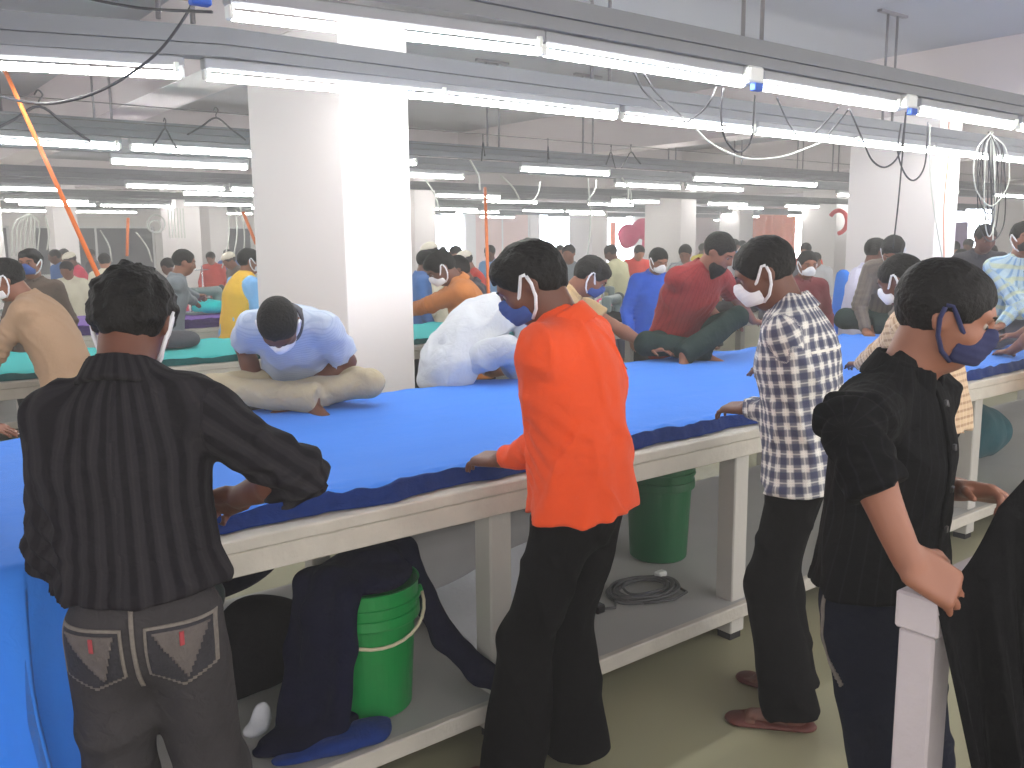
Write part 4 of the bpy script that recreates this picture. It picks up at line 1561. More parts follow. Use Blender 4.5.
M_stitch = mat('pale_stitching', (112, 106, 100), rough=0.8, var=0.4, vscale=120)
M_pocket = mat('worn_pocket_denim', (92, 86, 84), rough=0.9, var=0.25, vscale=50, bump=0.4, bscale=150)
M_pocket_d = mat('dark_pocket_denim', (46, 45, 50), rough=0.9, var=0.3, vscale=60, bump=0.4, bscale=150)
M_redtab = mat('red_embroidery', (150, 60, 66), rough=0.8)
tr = child(A['body'], 'trousers')
Pv, s_ = A['Pv'], A['s']
for sg in (-1, 1):
    c = Pv + np.array([sg * 0.082, 0, -0.050])
    out = [(-0.062, 0.062), (0.062, 0.062), (0.062, -0.045), (0.0, -0.075), (-0.062, -0.045)]
    d0 = decal(tr, c, (0, -1, 0), (0, 0, 1), out, M_stitch, 'back_pocket', off=0.004)
    inn = [(-0.056, 0.056), (0.056, 0.056), (0.056, -0.040), (0.0, -0.067), (-0.056, -0.040)]
    if d0:
        decal(tr, c, (0, -1, 0), (0, 0, 1), inn, M_pocket_d, 'pocket_face', off=0.0065, parent=d0)
        x0 = 0.052
        decal(tr, c, (0, -1, 0), (0, 0, 1), [(-x0, 0.05), (x0 * 0.9, 0.05), (0.0 + 0.02, -0.055)] if sg < 0 else [(x0, 0.05), (-x0 * 0.9, 0.05), (-0.0 + 0.01, -0.055)], M_pocket, 'pocket_flap', off=0.009, parent=d0)
        decal(tr, c + np.array([0.005, 0, 0.032]), (0, -1, 0), (0, 0, 1), [(-0.004, 0.014), (0.004, 0.014), (0.004, -0.014), (-0.004, -0.014)], M_redtab, 'pocket_tab', off=0.012, step=0.003, parent=d0)
decal(tr, Pv + np.array([0.0, 0, -0.03]), (0, -1, 0), (0, 0, 1), [(-0.004, 0.09), (0.004, 0.09), (0.004, -0.10), (-0.004, -0.10)], M_stitch, 'centre_seam', off=0.004, step=0.004)
# shirt of the man in black: placket, pocket decoration on the jeans
so = child(Dm['body'], 'shirt')
u1, f1 = Dm['u1'], Dm['f1']
pl = decal(so, Dm['Pv'] + u1 * 0.26 + f1 * 0.1, f1, u1, [(-0.016, 0.20), (0.016, 0.20), (0.016, -0.26), (-0.016, -0.26)], K_blackst, 'placket', off=0.006)
if pl:
    for k in range(5):
        decal(so, Dm['Pv'] + u1 * (0.08 + 0.085 * k) + f1 * 0.1, f1, u1, [(-0.006, 0.006), (0.006, 0.006), (0.006, -0.006), (-0.006, -0.006)], M_plug, 'button', off=0.011, step=0.004, parent=pl)
tr = child(Dm['body'], 'trousers')
hp_, kn_ = Dm['hips'][1], Dm['kn'][1]
c = hp_ + (kn_ - hp_) * 0.12
e0 = decal(tr, c, (1, -0.55, 0), (0, 0, 1), [(-0.03, 0.09), (-0.02, 0.09), (-0.02, -0.06), (0.03, -0.10), (0.025, -0.11), (-0.03, -0.07)], M_stitch, 'pocket_stitching', off=0.004, step=0.005)
# seams on the shirts seen from behind: yoke and side seam
for d_, m_ in ((A, K_striped), (Bm, K_orange), (Cm, K_plaid)):
    so = child(d_['body'], 'shirt')
    yk = None if m_ is not K_plaid else decal(so, d_['Np'] - d_['u1'] * 0.13 * d_['s'], -d_['f1'], d_['u1'], [(-0.15, 0.004), (0.15, 0.004), (0.15, -0.004), (-0.15, -0.004)], m_, 'yoke_seam', off=0.003, step=0.006)

# ------------------------------------------------------------------ table end, black cloth at the lower right
M_post = mat('scuffed_white_post', (188, 180, 184), rough=0.7, var=0.12, vscale=10, bump=0.3)
pt = at(919, 592, 1.50)
px_, py_ = round(float(pt[0]), 3), round(float(pt[1]), 3)
ZT = round(float(pt[2]), 3)
root = empty('work_table', (px_ - 0.02, py_ + 0.03, 0))
MB().box((0, -0.075, ZT - 0.065), (1.7, 0, ZT - 0.0), 0.004).build('edge_rail', M_post, root)
for lx, ly in ((0.005, -0.068), (1.55, -0.068)):
    MB().box((lx, ly, 0.0), (lx + 0.062, ly + 0.062, ZT - 0.066), 0.004).build('leg', M_post, root)
props(root, 'scuffed white wooden table corner and leg at the lower right', 'table')
M_blk = cloth('black_jersey', (9, 9, 11), bump=0.35, var=0.2)
A0, A1, A2 = at(934, 590, 1.46), at(1000, 508, 1.48), at(1090, 410, 1.50)


def blk(u, v):
    # upper edge runs from the near hand past the far hand and out to the right
    t = u[:, None]
    top = np.where(t < 0.45, A0 + (A1 - A0) * (t / 0.45), A1 + (A2 - A1) * ((t - 0.45) / 0.55))
    sag = 0.035 * np.sin(np.clip(u / 0.45, 0, 1) * math.pi)
    L = top[:, 2] - 0.02
    drop = v * L
    tow = np.array([-0.62, -0.78])
    rt2 = np.array([RT[0], RT[1]])
    fl = 0.03 * np.sin(u * 19 + 1.0) * np.clip(v * 3, 0, 1) + 0.015 * np.sin(u * 43) * np.clip(v * 3, 0, 1)
    bul = 0.10 * np.sin(np.clip(v * 1.2, 0, 1) * math.pi * 0.5) + 0.05 * v
    x = top[:, 0] + tow[0] * (fl + bul) + rt2[0] * 0.16 * v * (1 - u)
    y = top[:, 1] + tow[1] * (fl + bul) + rt2[1] * 0.16 * v * (1 - u)
    z = top[:, 2] - sag * (1 - v) - drop
    return np.stack([x, y, z], -1)


P, F = grid_sheet(blk, 90, 90)
P2 = P + np.array([0.003, 0.004, 0.0])
props(mesh_obj('held_cloth', np.concatenate([P, P2]), np.concatenate([F, F[:, ::-1] + len(P)]), M_blk), 'black cloth held up by the man in the black shirt, hanging at the lower right', 'fabric')

# ------------------------------------------------------------------ the men behind
MV = 0.0095


def T_(*p):
    return tuple(float(x) for x in p)


def seated(spread=0.26, fwd=0.24, h=0.06):
    """cross-legged: knees out, ankles in"""
    return [((-spread, fwd, h + 0.03), (0.10, fwd + 0.06, h - 0.01)), ((spread, fwd, h + 0.03), (-0.10, fwd - 0.02, h - 0.01))]


Z0 = 0.930
KS = 0.955


def S1(x, y, z=None):
    """positions on the blue table, measured from the viewer's spot"""
    return (x * KS, y * KS, Z0 + 0.002) if z is None else (x * KS, y * KS, 1.6 - (1.6 - z) * KS)


# tan shirt man at the left, by the teal table
person('man in tan shirt bending over the teal table at the left edge', at(62, 420, 5.0)[:2], 150, h=1.64, lean=0.40, head=(0.5, 0.25, 0.0),
       hands=(at(-40, 400, 4.9), (1.15, 5.9, 0.92)), palms=((0, 0, -1), (0, 0, -1)), shirt=K_tan, shirt_len=0.74, trousers=K_blacktr, hair_style='short',
       mask=MASK_W, skin=1, vox=MV, fold=0.007, seed=61, build=1.05)
# polo man sitting on the blue table
person('man in pale blue polo sitting cross-legged before the big column, head bowed', (1.675, 3.62, Z0), 236, h=1.62, lean=0.95, head=(1.35, 0.0, 0.0),
       pelvis=(0, 0, 0.10), legs=[((-0.30, 0.22, 0.10), (0.0, 0.22, 0.055)), ((0.34, 0.20, 0.09), (-0.08, 0.30, 0.055))],
       hands=(at(300, 394, 3.74), at(262, 400, 3.84)), elbows=(at(350, 380, 3.9), at(205, 360, 4.6)), palms=((0, 0, -1), (0, 0, -1)),
       shirt=K_polo, sleeve=('short', 'short'), collar=K_dkgrey, trousers=K_khaki, hair_style='cropped', mask=MASK_W, skin=0, vox=MV, fold=0.008, seed=71, build=0.95, trouser_fit=0.82)
# masked man looking at the viewer, behind
person('man with blue face mask looking this way from behind the tan shirt man', at(40, 330, 6.9)[:2], 236, h=1.62, lean=0.05, head=(0.1, -0.05, 0.0),
       shirt=cloth('dark_brown_shirt', (84, 70, 60)), trousers=K_blacktr, hair_style='full', mask=MASK_B, skin=1, vox=0.011, seed=81)
# teal sleeve man past the left edge
person('man in teal short sleeves whose hand rests on the blue fabric, left edge', (-0.05, 3.95), -50, h=1.62, lean=0.35, head=(0.4, 0.0, 0.0),
       hands=(at(-20, 424, 3.30), S1(0.05, 3.70, 0.95)), elbows=((0.70, 3.9, 1.15), (-0.1, 3.8, 1.2)), palms=((0, 0, -1), (0, 0, -1)), curl=(0.15, 0.2),
       shirt=K_teals, sleeve=('short', 'short'), trousers=K_blacktr, skin=1, vox=MV, seed=91)
# ochre shirt man at the teal table
person('man in ochre shirt bending over the teal fabric beside the big column', at(474, 400, 6.0)[:2], 148, h=1.66, lean=0.30, head=(0.75, 0.2, 0.0),
       hands=((3.05, 5.98, 0.92), (3.30, 6.25, 0.92)), elbows=((2.9, 5.4, 0.95), (3.5, 5.9, 1.0)), palms=((0, 0, -1), (0, 0, -1)),
       shirt=K_ochre, shirt_len=0.76, trousers=K_greyj, hair_style='full', mask=MASK_W, skin=0, vox=0.011, fold=0.007, seed=101)
person('man in dark shirt close behind the ochre shirt man', at(484, 340, 6.6)[:2], 150, h=1.60, lean=0.3, head=(0.6, 0, 0),
       shirt=K_dkgrey, trousers=K_blacktr, hair_style='full', skin=0, vox=0.013, seed=103)
person('man in blue shirt beyond the purple bundle, at the right edge of the big column', at(418, 340, 8.6)[:2], -20, h=1.58, lean=0.15, head=(0.2, 0.0, 0.0),
       shirt=K_mblue, trousers=K_blacktr, hair_style='short', mask=MASK_K, skin=0, vox=0.014, seed=111)
# masked bending man behind the orange shirt
person('man in short tan sleeves behind the orange shirt man, masked head bent down', (3.32, 3.92), -58, h=1.66, lean=0.45, head=(0.75, 0.30, 0.0),
       hands=(S1(3.95, 3.64, 0.95), S1(3.42, 3.60, 0.95)), elbows=(S1(4.0, 4.15, 1.05), S1(2.75, 3.9, 1.0)), palms=((0, 0, -1), (0, 0, -1)), curl=(0.3, 0.3),
       shirt=cloth('tan_brown_shirt', (188, 160, 120)), shirt_len=0.75, sleeve=('short', 'short'), trousers=K_greyj, hair_style='full', mask=MASK_B, skin=1, vox=MV, fold=0.006, seed=121)
# white shirt man crouching on the table
person('man in white crouching on the blue fabric behind the orange shirt man', (2.46, 3.62, Z0), 5, h=1.55, lean=1.05, head=(0.9, 0.0, 0.0),
       pelvis=(0, 0, 0.12), legs=[((-0.22, 0.24, 0.20), (-0.05, 0.30, 0.05)), ((0.26, 0.12, 0.17), (0.10, 0.34, 0.05))],
       hands=(S1(3.25, 4.10, 0.96), S1(3.2, 3.75, 0.96)), palms=((0, 0, -1), (0, 0, -1)), shirt=K_white, trousers=cloth('white_trousers', (180, 184, 192), bump=0.4), hair_style='short', skin=1, vox=MV, fold=0.009, seed=131, build=0.95, trouser_fit=1.0)
# brick red shirt man on the table
person('bearded man in brick red shirt and dark green trousers sitting on the blue fabric', (4.09, 3.62, Z0), -102, h=1.60, lean=0.52, head=(0.6, 0.45, 0.0),
       pelvis=(0, 0, 0.11), legs=[((-0.16, 0.34, 0.24), (0.20, 0.34, 0.05)), ((0.34, 0.16, 0.10), (0.02, 0.30, 0.05))],
       hands=(S1(5.02, 3.66, 0.95), S1(4.72, 3.60, 0.95)), elbows=(S1(5.2, 3.9, 1.1), S1(4.5, 3.7, 1.1)), palms=((0, 0, -1), (0, 0, -1)),
       shirt=K_maroon, sleeve=('short', 'short'), trousers=K_greentr, trouser_fit=0.85, hair_style='short', beard=True, skin=1, vox=MV, fold=0.007, seed=141, build=1.06)
person('man with moustache cover in maroon shirt between the plaid shirt man and the right column', at(800, 320, 7.3)[:2], 236, h=1.56, lean=0.15, head=(0.25, 0.0, 0.0),
       shirt=cloth('dark_maroon_shirt', (104, 40, 46)), trousers=K_blacktr, hair_style='short', mask=MASK_W, skin=1, vox=0.013, seed=151)
# by the right column
person('man in lavender white shirt facing right in front of the right column', at(860, 320, 7.5)[:2], -30, h=1.66, lean=0.18, head=(0.2, 0.0, 0.0),
       shirt=K_lav, trousers=K_blacktr, hair_style='short', skin=0, vox=0.012, seed=161)
person('man in grey brown shirt sitting on the blue fabric before the right column', S1(6.62, 3.72), 215, h=1.60, lean=0.55, head=(0.75, -0.2, 0.0),
       pelvis=(0, 0, 0.11), legs=seated(0.30, 0.2, 0.07), hands=(at(885, 335, 6.45), at(866, 332, 6.4)), palms=((0, 0, -1), (0, 0, -1)),
       shirt=K_brown, trousers=K_greentr, hair_style='full', mask=mat('mask_green', (60, 120, 96)), skin=1, vox=0.011, fold=0.007, seed=171)
# right edge
person('man in blue and yellow check shirt with dark mask sitting at the right edge', S1(6.70, 2.88), 222, h=1.60, lean=0.42, head=(0.05, 0.1, 0.0),
       pelvis=(0, 0, 0.11), legs=seated(0.28, 0.22, 0.07), hands=(S1(6.3, 2.75, 0.98), S1(6.45, 2.5, 0.98)), palms=((0, 0, -1), (0, 0, -1)),
       shirt=K_bluech, trousers=K_dkgrey, hair_style='short', mask=MASK_K, mask_strap=MASK_W, skin=1, vox=0.011, fold=0.006, seed=181)
person('man in dark shirt turned away behind the check shirt man at the right edge', S1(7.75, 3.55), 200, h=1.6, lean=0.3, head=(0.4, 0.5, 0),
       pelvis=(0, 0, 0.11), legs=seated(), shirt=cloth('dark_slate_shirt', (56, 54, 60)), trousers=K_blacktr, hair_style='short', skin=0, vox=0.013, seed=191)
person('man in orange shirt past the right edge whose forearms rest on the blue fabric', (5.25, 1.86), 100, h=1.64, lean=0.35, head=(0.5, 0, 0),
       hands=(at(996, 366, 5.25), at(1003, 345, 5.5)), elbows=((5.2, 1.8, 0.95), (5.9, 2.0, 1.0)), palms=((0, 0, -1), (0, 0, -1)),
       shirt=cloth('amber_shirt', (226, 150, 40)), shirt_len=0.72, sleeve=('short', 'short'), trousers=K_greyj, skin=1, vox=0.010, seed=201)
heap('folded_fabric', [((5.68, 2.60, 0.96), (0.14, 0.15, 0.04)), ((5.80, 2.50, 0.985), (0.12, 0.12, 0.03))], K_dkgrey, 'dark folded fabric on the blue layers beside the check shirt man', vox=0.012, amp=0.006, z0=0.937, seed=31)
heap('folded_fabric', [((5.86, 2.80, 1.0), (0.19, 0.12, 0.055))], M_blue, 'crumpled bright blue fabric piled in front of the check shirt man', vox=0.012, amp=0.014, z0=0.937, seed=32)

# second and third tables
def clear_xy(px, dp):
    """a standing spot in the aisles between the cutting tables"""
    q = at(px, 320, dp)
    for (ya, yb, xb) in ((1.7, 3.75, 15), (5.40, 7.33, 12.8), (7.98, 10.02, 6.9)):
        if ya < q[1] < yb and q[0] < xb:
            t = ya if (q[1] - ya) < (yb - q[1]) else yb
            q = at(px, 320, dp * t / q[1])
    return q[:2]


FAR = [
    # label, px, py(ground ref row only), depth, yaw, h, lean, head, shirt, mask, hair, hands
    ('man in grey shirt working at the sewing machine on the left, facing right', 172, 330, 8.7, -15, 1.62, 0.22, (0.25, 0, 0), K_grey, None, 'short', (at(203, 300, 8.6), at(205, 312, 8.5))),
    ('man in yellow vest over light blue shirt with white mask, left of the big column', 240, 330, 7.6, 10, 1.62, 0.22, (0.1, -0.4, 0), K_ltblue, MASK_W, 'short', None),
    ('man in dark shirt half hidden by the left side of the big column', 258, 340, 8.5, -10, 1.5, 0.3, (0.3, 0, 0), K_dkgrey, None, 'short', None),
    ('man in royal blue polo at the sewing machine, centre', 652, 320, 9.0, 236, 1.60, 0.12, (0.45, 0.3, 0), K_royal, MASK_W, 'short', None),
    ('man in grey checked shirt looking down, beside the royal blue polo man', 685, 320, 10.4, 215, 1.62, 0.15, (0.45, 0.0, 0), K_greych, None, 'short', None),
]
for (lb, px, py, dp, yw, hh, ln, hd_, sm, mk, hs, hn) in FAR:
    person(lb, clear_xy(px, dp), yw, h=hh, lean=ln, head=hd_, hands=hn or (None, None), shirt=sm, trousers=K_blacktr, hair_style=hs, mask=mk, skin=1, vox=0.013,
           seed=int(px), vest=K_yvest if 'vest' in lb else None)
CROWD = [
    ('blue shirt worker standing far behind the tan shirt man', 66, 14.0, 200, K_mblue, None, 1.60), ('dark shirt worker whose head shows between two others at the far left', 74, 15.0, 230, K_dkgrey, None, 1.62),
    ('worker in cream shirt facing this way at the far left', 76, 10.5, 236, K_cream, None, 1.50), ('worker with white cap and pink shirt at the far left', 84, 13.0, 180, K_pink, K_capw, 1.58),
    ('dark haired worker in pale shirt left of the striped man\'s head', 108, 11.5, 60, K_cream, None, 1.56), ('worker in pink red shirt behind the machine operator at the left', 178, 11.0, 150, K_pink, None, 1.50),
    ('worker in red shirt seen far between the left columns', 217, 15.5, 236, K_red, None, 1.55), ('worker with cream cap leaning near the sewing machine', 243, 12.0, 190, K_brown, K_capw, 1.58),
    ('worker in dark clothes far left beside the pale column', 100, 17.0, 200, K_dkgrey, None, 1.6), ('worker in blue shirt far behind the thread stands', 232, 18.0, 230, K_mblue, None, 1.58),
    ('worker with grey cap far behind the ochre shirt man', 441, 10.5, 140, K_cream, K_capw, 1.66), ('worker in red shirt with white cap right of the ochre shirt man', 478, 9.6, 160, K_red, K_capw, 1.58),
    ('worker in orange red shirt behind the ochre shirt man', 466, 11.5, 150, K_orred, None, 1.62), ('worker in light blue shirt beyond the orange pole', 494, 13.0, 200, K_ltblue, None, 1.62),
    ('distant worker beside the bright left window', 443, 19.0, 236, K_dkgrey, None, 1.6), ('distant worker at the edge of the pale column, centre left', 434, 17.0, 236, K_brown, None, 1.6),
    ('worker in grey shirt behind the orange shirt man, against the bright window', 570, 11.0, 225, K_grey, None, 1.62), ('distant worker left of the masked bending man', 560, 15.0, 230, K_dkgrey, None, 1.62),
    ('worker in pale olive shirt reaching up behind the centre sewing machines', 618, 12.0, 100, K_olive, None, 1.62), ('worker in red shirt behind the royal blue polo man', 636, 13.5, 225, K_red, None, 1.62),
    ('worker in yellow shirt standing in the bright doorway', 698, 17.0, 0, K_yellow, None, 1.60), ('worker in pale shirt standing beside the bright doorway', 712, 13.5, 190, K_lav, None, 1.62),
    ('dark haired worker just right of the bright doorway', 722, 15.5, 210, K_white, None, 1.66), ('distant worker before the pale wall, left one', 729, 16.5, 236, K_mblue, None, 1.70), ('distant worker before the pale wall, right one', 737, 17.5, 236, K_dkgrey, None, 1.66),
    ('worker behind the maroon shirt man whose hair shows above him', 786, 10.5, 200, K_dkgrey, None, 1.62), ('worker in orange red shirt at the far right by the red banner', 806, 13.5, 200, K_orred, None, 1.62),
    ('worker in white shirt at the left edge of the right column', 819, 11.5, 180, K_white, None, 1.5), ('worker in white shirt bending over, just right of the right column', 962, 12.0, 60, K_cream, None, 1.52),
    ('distant worker in dark blue right of the right column', 952, 14.0, 30, K_mblue, None, 1.62), ('distant worker with dark hair above the bending white shirt man', 966, 15.0, 200, K_dkgrey, None, 1.66),
    ('worker in dark shirt half hidden behind the check shirt man', 992, 10.5, 180, K_dkgrey, None, 1.60),
]
for i, (lb, px, dp, yw, sm, cp, hh) in enumerate(CROWD):
    person(lb, clear_xy(px, dp), yw, h=hh, lean=0.1 + 0.15 * ((i * 37) % 5) / 5, head=(0.25 + 0.1 * (i % 4), 0.2 * ((i % 5) - 2), 0), shirt=sm, trousers=K_blacktr if i % 2 else K_greyj,
           cap=cp, skin=(0, 1, 1, 0, 2)[i % 5], vox=0.017, seed=300 + i, eyes=False, collar=False, fold=0.004)

# ------------------------------------------------------------------ hanging cables, wires and poles


def onY(x, y, Yp):
    p = at(x, y, 1.0) - np.array([0, 0, CAM_H])
    return p * (Yp / p[1]) + np.array([0, 0, CAM_H])


def onX(x, y, Xp):
    p = at(x, y, 1.0) - np.array([0, 0, CAM_H])
    return p * (Xp / p[0]) + np.array([0, 0, CAM_H])


def spline(pts, n=8):
    pts = [np.array(p, float) for p in pts]
    Q = [2 * pts[0] - pts[1]] + pts + [2 * pts[-1] - pts[-2]]
    out = []
    for i in range(1, len(Q) - 2):
        for t in np.linspace(0, 1, n, endpoint=False):
            a, b, c, d = Q[i - 1], Q[i], Q[i + 1], Q[i + 2]
            out.append(0.5 * (2 * b + (c - a) * t + (2 * a - 5 * b + 4 * c - d) * t * t + (3 * b - a - 3 * c + d) * t ** 3))
    out.append(pts[-1])
    return out


M_cab = mat('dark_cable', (58, 58, 64), rough=0.5)
M_cabw = mat('white_cable', (205, 208, 202), rough=0.5)
M_orange = mat('orange_pvc', (224, 120, 62), rough=0.5)
M_wire = mat('galvanised_wire', (110, 108, 106), rough=0.4)


def cable(pts, r, m, label, group=None, kind='cable'):
    g = MB().tube(spline(pts), r, 6)
    return props(g.build('hanging_cable', m, None, True), label, kind, group)


cable([at(60, -8, 2.9), at(110, 3, 2.9), at(150, 9, 2.9), at(212, 12, 2.75)], 0.005, M_cab, 'black cable running from the top left to the taped lamp end')
cable([at(196, -6, 3.0), at(186, 15, 3.0), at(160, 50, 3.05), at(127, 76, 3.1), at(92, 94, 3.2), at(55, 103, 3.3), at(25, 102, 3.4), at(-15, 92, 3.5)], 0.0055, M_cab, 'long black cable sagging in a curve across the upper left')
lp = 'dark cable loops hanging from the first light row'
Y1 = 2.80
cable([onY(723, 88, Y1), onY(721, 115, Y1), onY(725, 138, Y1), onY(738, 152, Y1), onY(751, 140, Y1), onY(755, 95, Y1)], 0.005, M_cab, 'dark cable loop hanging below the second joint box', lp)
cable([onY(716, 87, Y1), onY(707, 106, Y1), onY(690, 120, 3.1), onY(676, 124, 3.6)], 0.004, M_cab, 'thin dark cable slanting away left of the second joint box', lp)
cable([onY(634, 72, Y1), onY(645, 92, 3.0), onY(668, 112, 3.6)], 0.005, M_cab, 'short dark cable slanting between the light rows, left one of two', lp)
cable([onY(644, 74, Y1), onY(658, 94, 3.0), onY(684, 118, 3.6)], 0.005, M_cab, 'short dark cable slanting between the light rows, right one of two', lp)
cable([onY(777, 98, Y1), onY(788, 122, 3.2), onY(798, 138, 3.8)], 0.005, M_cab, 'dark cable dropping behind the third tube', lp)
cable([onY(838, 108, Y1), onY(822, 126, 3.2), onY(806, 140, 3.8)], 0.005, M_cab, 'dark cable slanting down left of the blue tagged joint, upper one', lp)
cable([onY(848, 110, Y1), onY(834, 128, 3.2), onY(820, 142, 3.8)], 0.005, M_cab, 'dark cable slanting down left of the blue tagged joint, lower one', lp)
cable([onY(850, 110, Y1), onY(862, 138, Y1), onY(872, 160, Y1), onY(886, 167, Y1), onY(900, 152, Y1), onY(906, 112, Y1)], 0.005, M_cab, 'dark cable loop hanging left of the blue tagged joint box', lp)
cable([onY(901, 124, Y1), onY(898, 152, Y1), onY(905, 174, Y1), onY(915, 180, Y1), onY(925, 164, Y1), onY(928, 122, Y1)], 0.005, M_cab, 'dark cable loop hanging just right of the blue tagged joint box', lp)
cable([onY(906, 112, Y1), onY(902, 160, Y1), onY(898, 205, Y1), onY(893, 248, Y1)], 0.005, M_cab, 'long dark cable hanging down in front of the right column, left one', lp)
cable([onY(930, 124, 3.3), onY(930, 170, 3.3), onY(934, 210, 3.3), onY(943, 262, 3.3)], 0.005, M_cabw, 'grey cable hanging down in front of the right column, right one')
cable([onY(949, 122, 3.9), onY(948, 160, 3.9), onY(944, 205, 3.9), onY(944, 258, 3.9)], 0.005, M_orange, 'thin orange cable hanging before the right column')
cable([onY(690, 122, 3.9), onY(712, 144, 3.9), onY(745, 158, 3.9), onY(780, 157, 3.9), onY(810, 147, 3.9), onY(832, 138, 3.9)], 0.006, M_cabw, 'pale cable sagging under the second light row')
rg = np.random.default_rng(9)
for k in range(9):
    x0 = 976 + 3.2 * k
    x1 = 1004 - 2.6 * k + rg.uniform(-3, 3)
    dpt = 2.95 + 0.02 * k
    yb = 200 + rg.uniform(-10, 46)
    cable([onY(990 + rg.uniform(-3, 3), 132, dpt), onY(x0, 152, dpt), onY(x0 - 2 + rg.uniform(-2, 2), yb - 20, dpt), onY((x0 + x1) / 2, yb, dpt), onY(x1 + 2, yb - 22, dpt), onY(x1, 150, dpt), onY(991, 134, dpt)],
          0.0045, M_cab if k % 3 else M_cabw, 'bunched cable loop hanging from the first light row at the right edge', 'bunch of hanging cable loops at the right edge')
# cords far away
fc = 'pale cords hanging over the far machines'
for (a, b, c_, d_, Yp) in ((588, 178, 587, 262, 6.4), (540, 182, 530, 205, 7.3), (596, 180, 588, 200, 7.3), (626, 180, 630, 206, 7.3), (622, 178, 628, 200, 7.5), (470, 160, 480, 190, 7.6),
                           (420, 172, 440, 210, 9.0), (500, 175, 520, 200, 8.5), (236, 210, 232, 262, 12.5), (240, 205, 243, 262, 12.6), (229, 212, 222, 268, 12.7), (100, 230, 112, 262, 12.6), (136, 232, 152, 262, 12.7), (45, 215, 47, 250, 13.0)):
    cable([onY(a, b, Yp), onY((a + c_) / 2 + 3, (b + d_) / 2, Yp), onY(c_, d_, Yp)], 0.010 if Yp > 7.4 else 0.008, M_cabw, 'pale cord hanging over the machines in the distance', fc)
for k in range(6):
    Yp = 12.9
    xx = 168 + 3 * k
    cable([onY(xx, 208, Yp), onY(xx + 1, 225, Yp), onY(xx + 2, 238, Yp)], 0.008, M_cabw, 'pale cord hanging in the bunch at the left pale column', 'cords at the left pale column')
for k in range(7):
    Yp = 13.0
    xx = 12 + 4.2 * k
    cable([onY(30, 214, Yp), onY(xx + 2, 224, Yp), onY(xx, 256, Yp)], 0.009, M_cabw, 'pale cord in the bunch hanging at the far left', 'cords at the far left')
for (cx_, cy_, rad, Yp) in ((156, 224, 9, 10.5), (155, 226, 6, 10.5), (638, 186, 0, 7)):
    if rad:
        cable([onY(cx_ + rad * math.cos(t), cy_ + rad * math.sin(t), Yp) for t in np.linspace(0, 6.28, 12)], 0.008, M_cabw, 'coiled pale cord hung up left of the machine operator', 'coiled pale cords')
# orange poles
def pole(a, b, r, label):
    g = MB().tube([a, b], r, 8)
    return props(g.build('hanging_pole', M_orange, None, True), label, 'pole')


pole(at(2, 64, 3.65), at(100, 280, 3.05), 0.0085, 'orange pole slanting down from the second light row at the upper left')
pole(at(485, 188, 6.9), at(489, 312, 6.2), 0.012, 'orange pole hanging vertically right of the ochre shirt man')
pole(at(128, 218, 12.0), at(127, 256, 12.0), 0.02, 'thin orange pole far away left of the machine operator')
pole(at(243, 212, 11.0), at(256, 244, 11.0), 0.02, 'short orange pole far away beside the big column')
# hanger wires and wire hangers
for (Yp, a, b, nm) in ((5.65, (0, 92), (262, 118), 'nearer'), (6.75, (0, 112), (262, 134), 'farther')):
    p0, p1 = onY(*a, Yp), onY(*b, Yp)
    d = (p1 - p0) / (p1[0] - p0[0])
    z_ = (p0[2] + p1[2]) / 2
    g = MB().tube([(-3.0, Yp, z_), (16.0, Yp, z_)], 0.0035, 5)
    props(g.build('hanging_wire', M_wire, None, True), 'thin wire strung below the ceiling for hangers, %s one' % nm, 'wire')


def hanger(x, y, Yp, rz, label):
    p = onY(x, y, Yp)
    root = empty('wire_hanger', p, rz)
    g = MB()
    g.tube(spline([(-0.02, 0, 0.03), (0.0, 0, 0.055), (0.02, 0, 0.035), (0.0, 0, 0.005), (0, 0, -0.02)], 5), 0.004, 6)
    g.build('hook', M_cab, root, True)
    g = MB()
    g.tube(spline([(-0.24, 0, -0.16), (-0.12, 0, -0.09), (0, 0, -0.02), (0.12, 0, -0.09), (0.24, 0, -0.16)], 5), 0.007, 6)
    g.build('shoulder_bar', M_cab, root, True)
    props(root, label, 'hanger')


for (x, y, Yp, rz, lb) in ((39, 102, 4.85, 0.3, 'black clothes hanger on the wire at the upper left'), (165, 126, 6.75, 0.9, 'black clothes hanger on the far wire left of the next one'),
                           (216, 115, 6.75, 0.2, 'black clothes hanger on the wire left of the big column'), (483, 140, 6.75, 1.0, 'black clothes hanger just right of the big column'),
                           (548, 144, 6.75, 0.9, 'black clothes hanger over the orange shirt man'), (611, 150, 6.75, 0.6, 'dark clothes hanger in the middle, left of a pair'), (631, 150, 6.75, 1.2, 'dark clothes hanger in the middle, right of a pair')):
    hanger(x, y, Yp, rz, lb)

# ------------------------------------------------------------------ sewing machines
M_mach = mat('grey_green_machine', (112, 128, 126), rough=0.35, spec=0.5, var=0.06)
M_mach_d = mat('dark_machine', (62, 70, 74), rough=0.4, spec=0.5)
M_chrome = mat('bright_steel', (190, 192, 196), rough=0.25, metal=0.9)
M_cone = mat('white_thread', (232, 230, 224), rough=0.9)


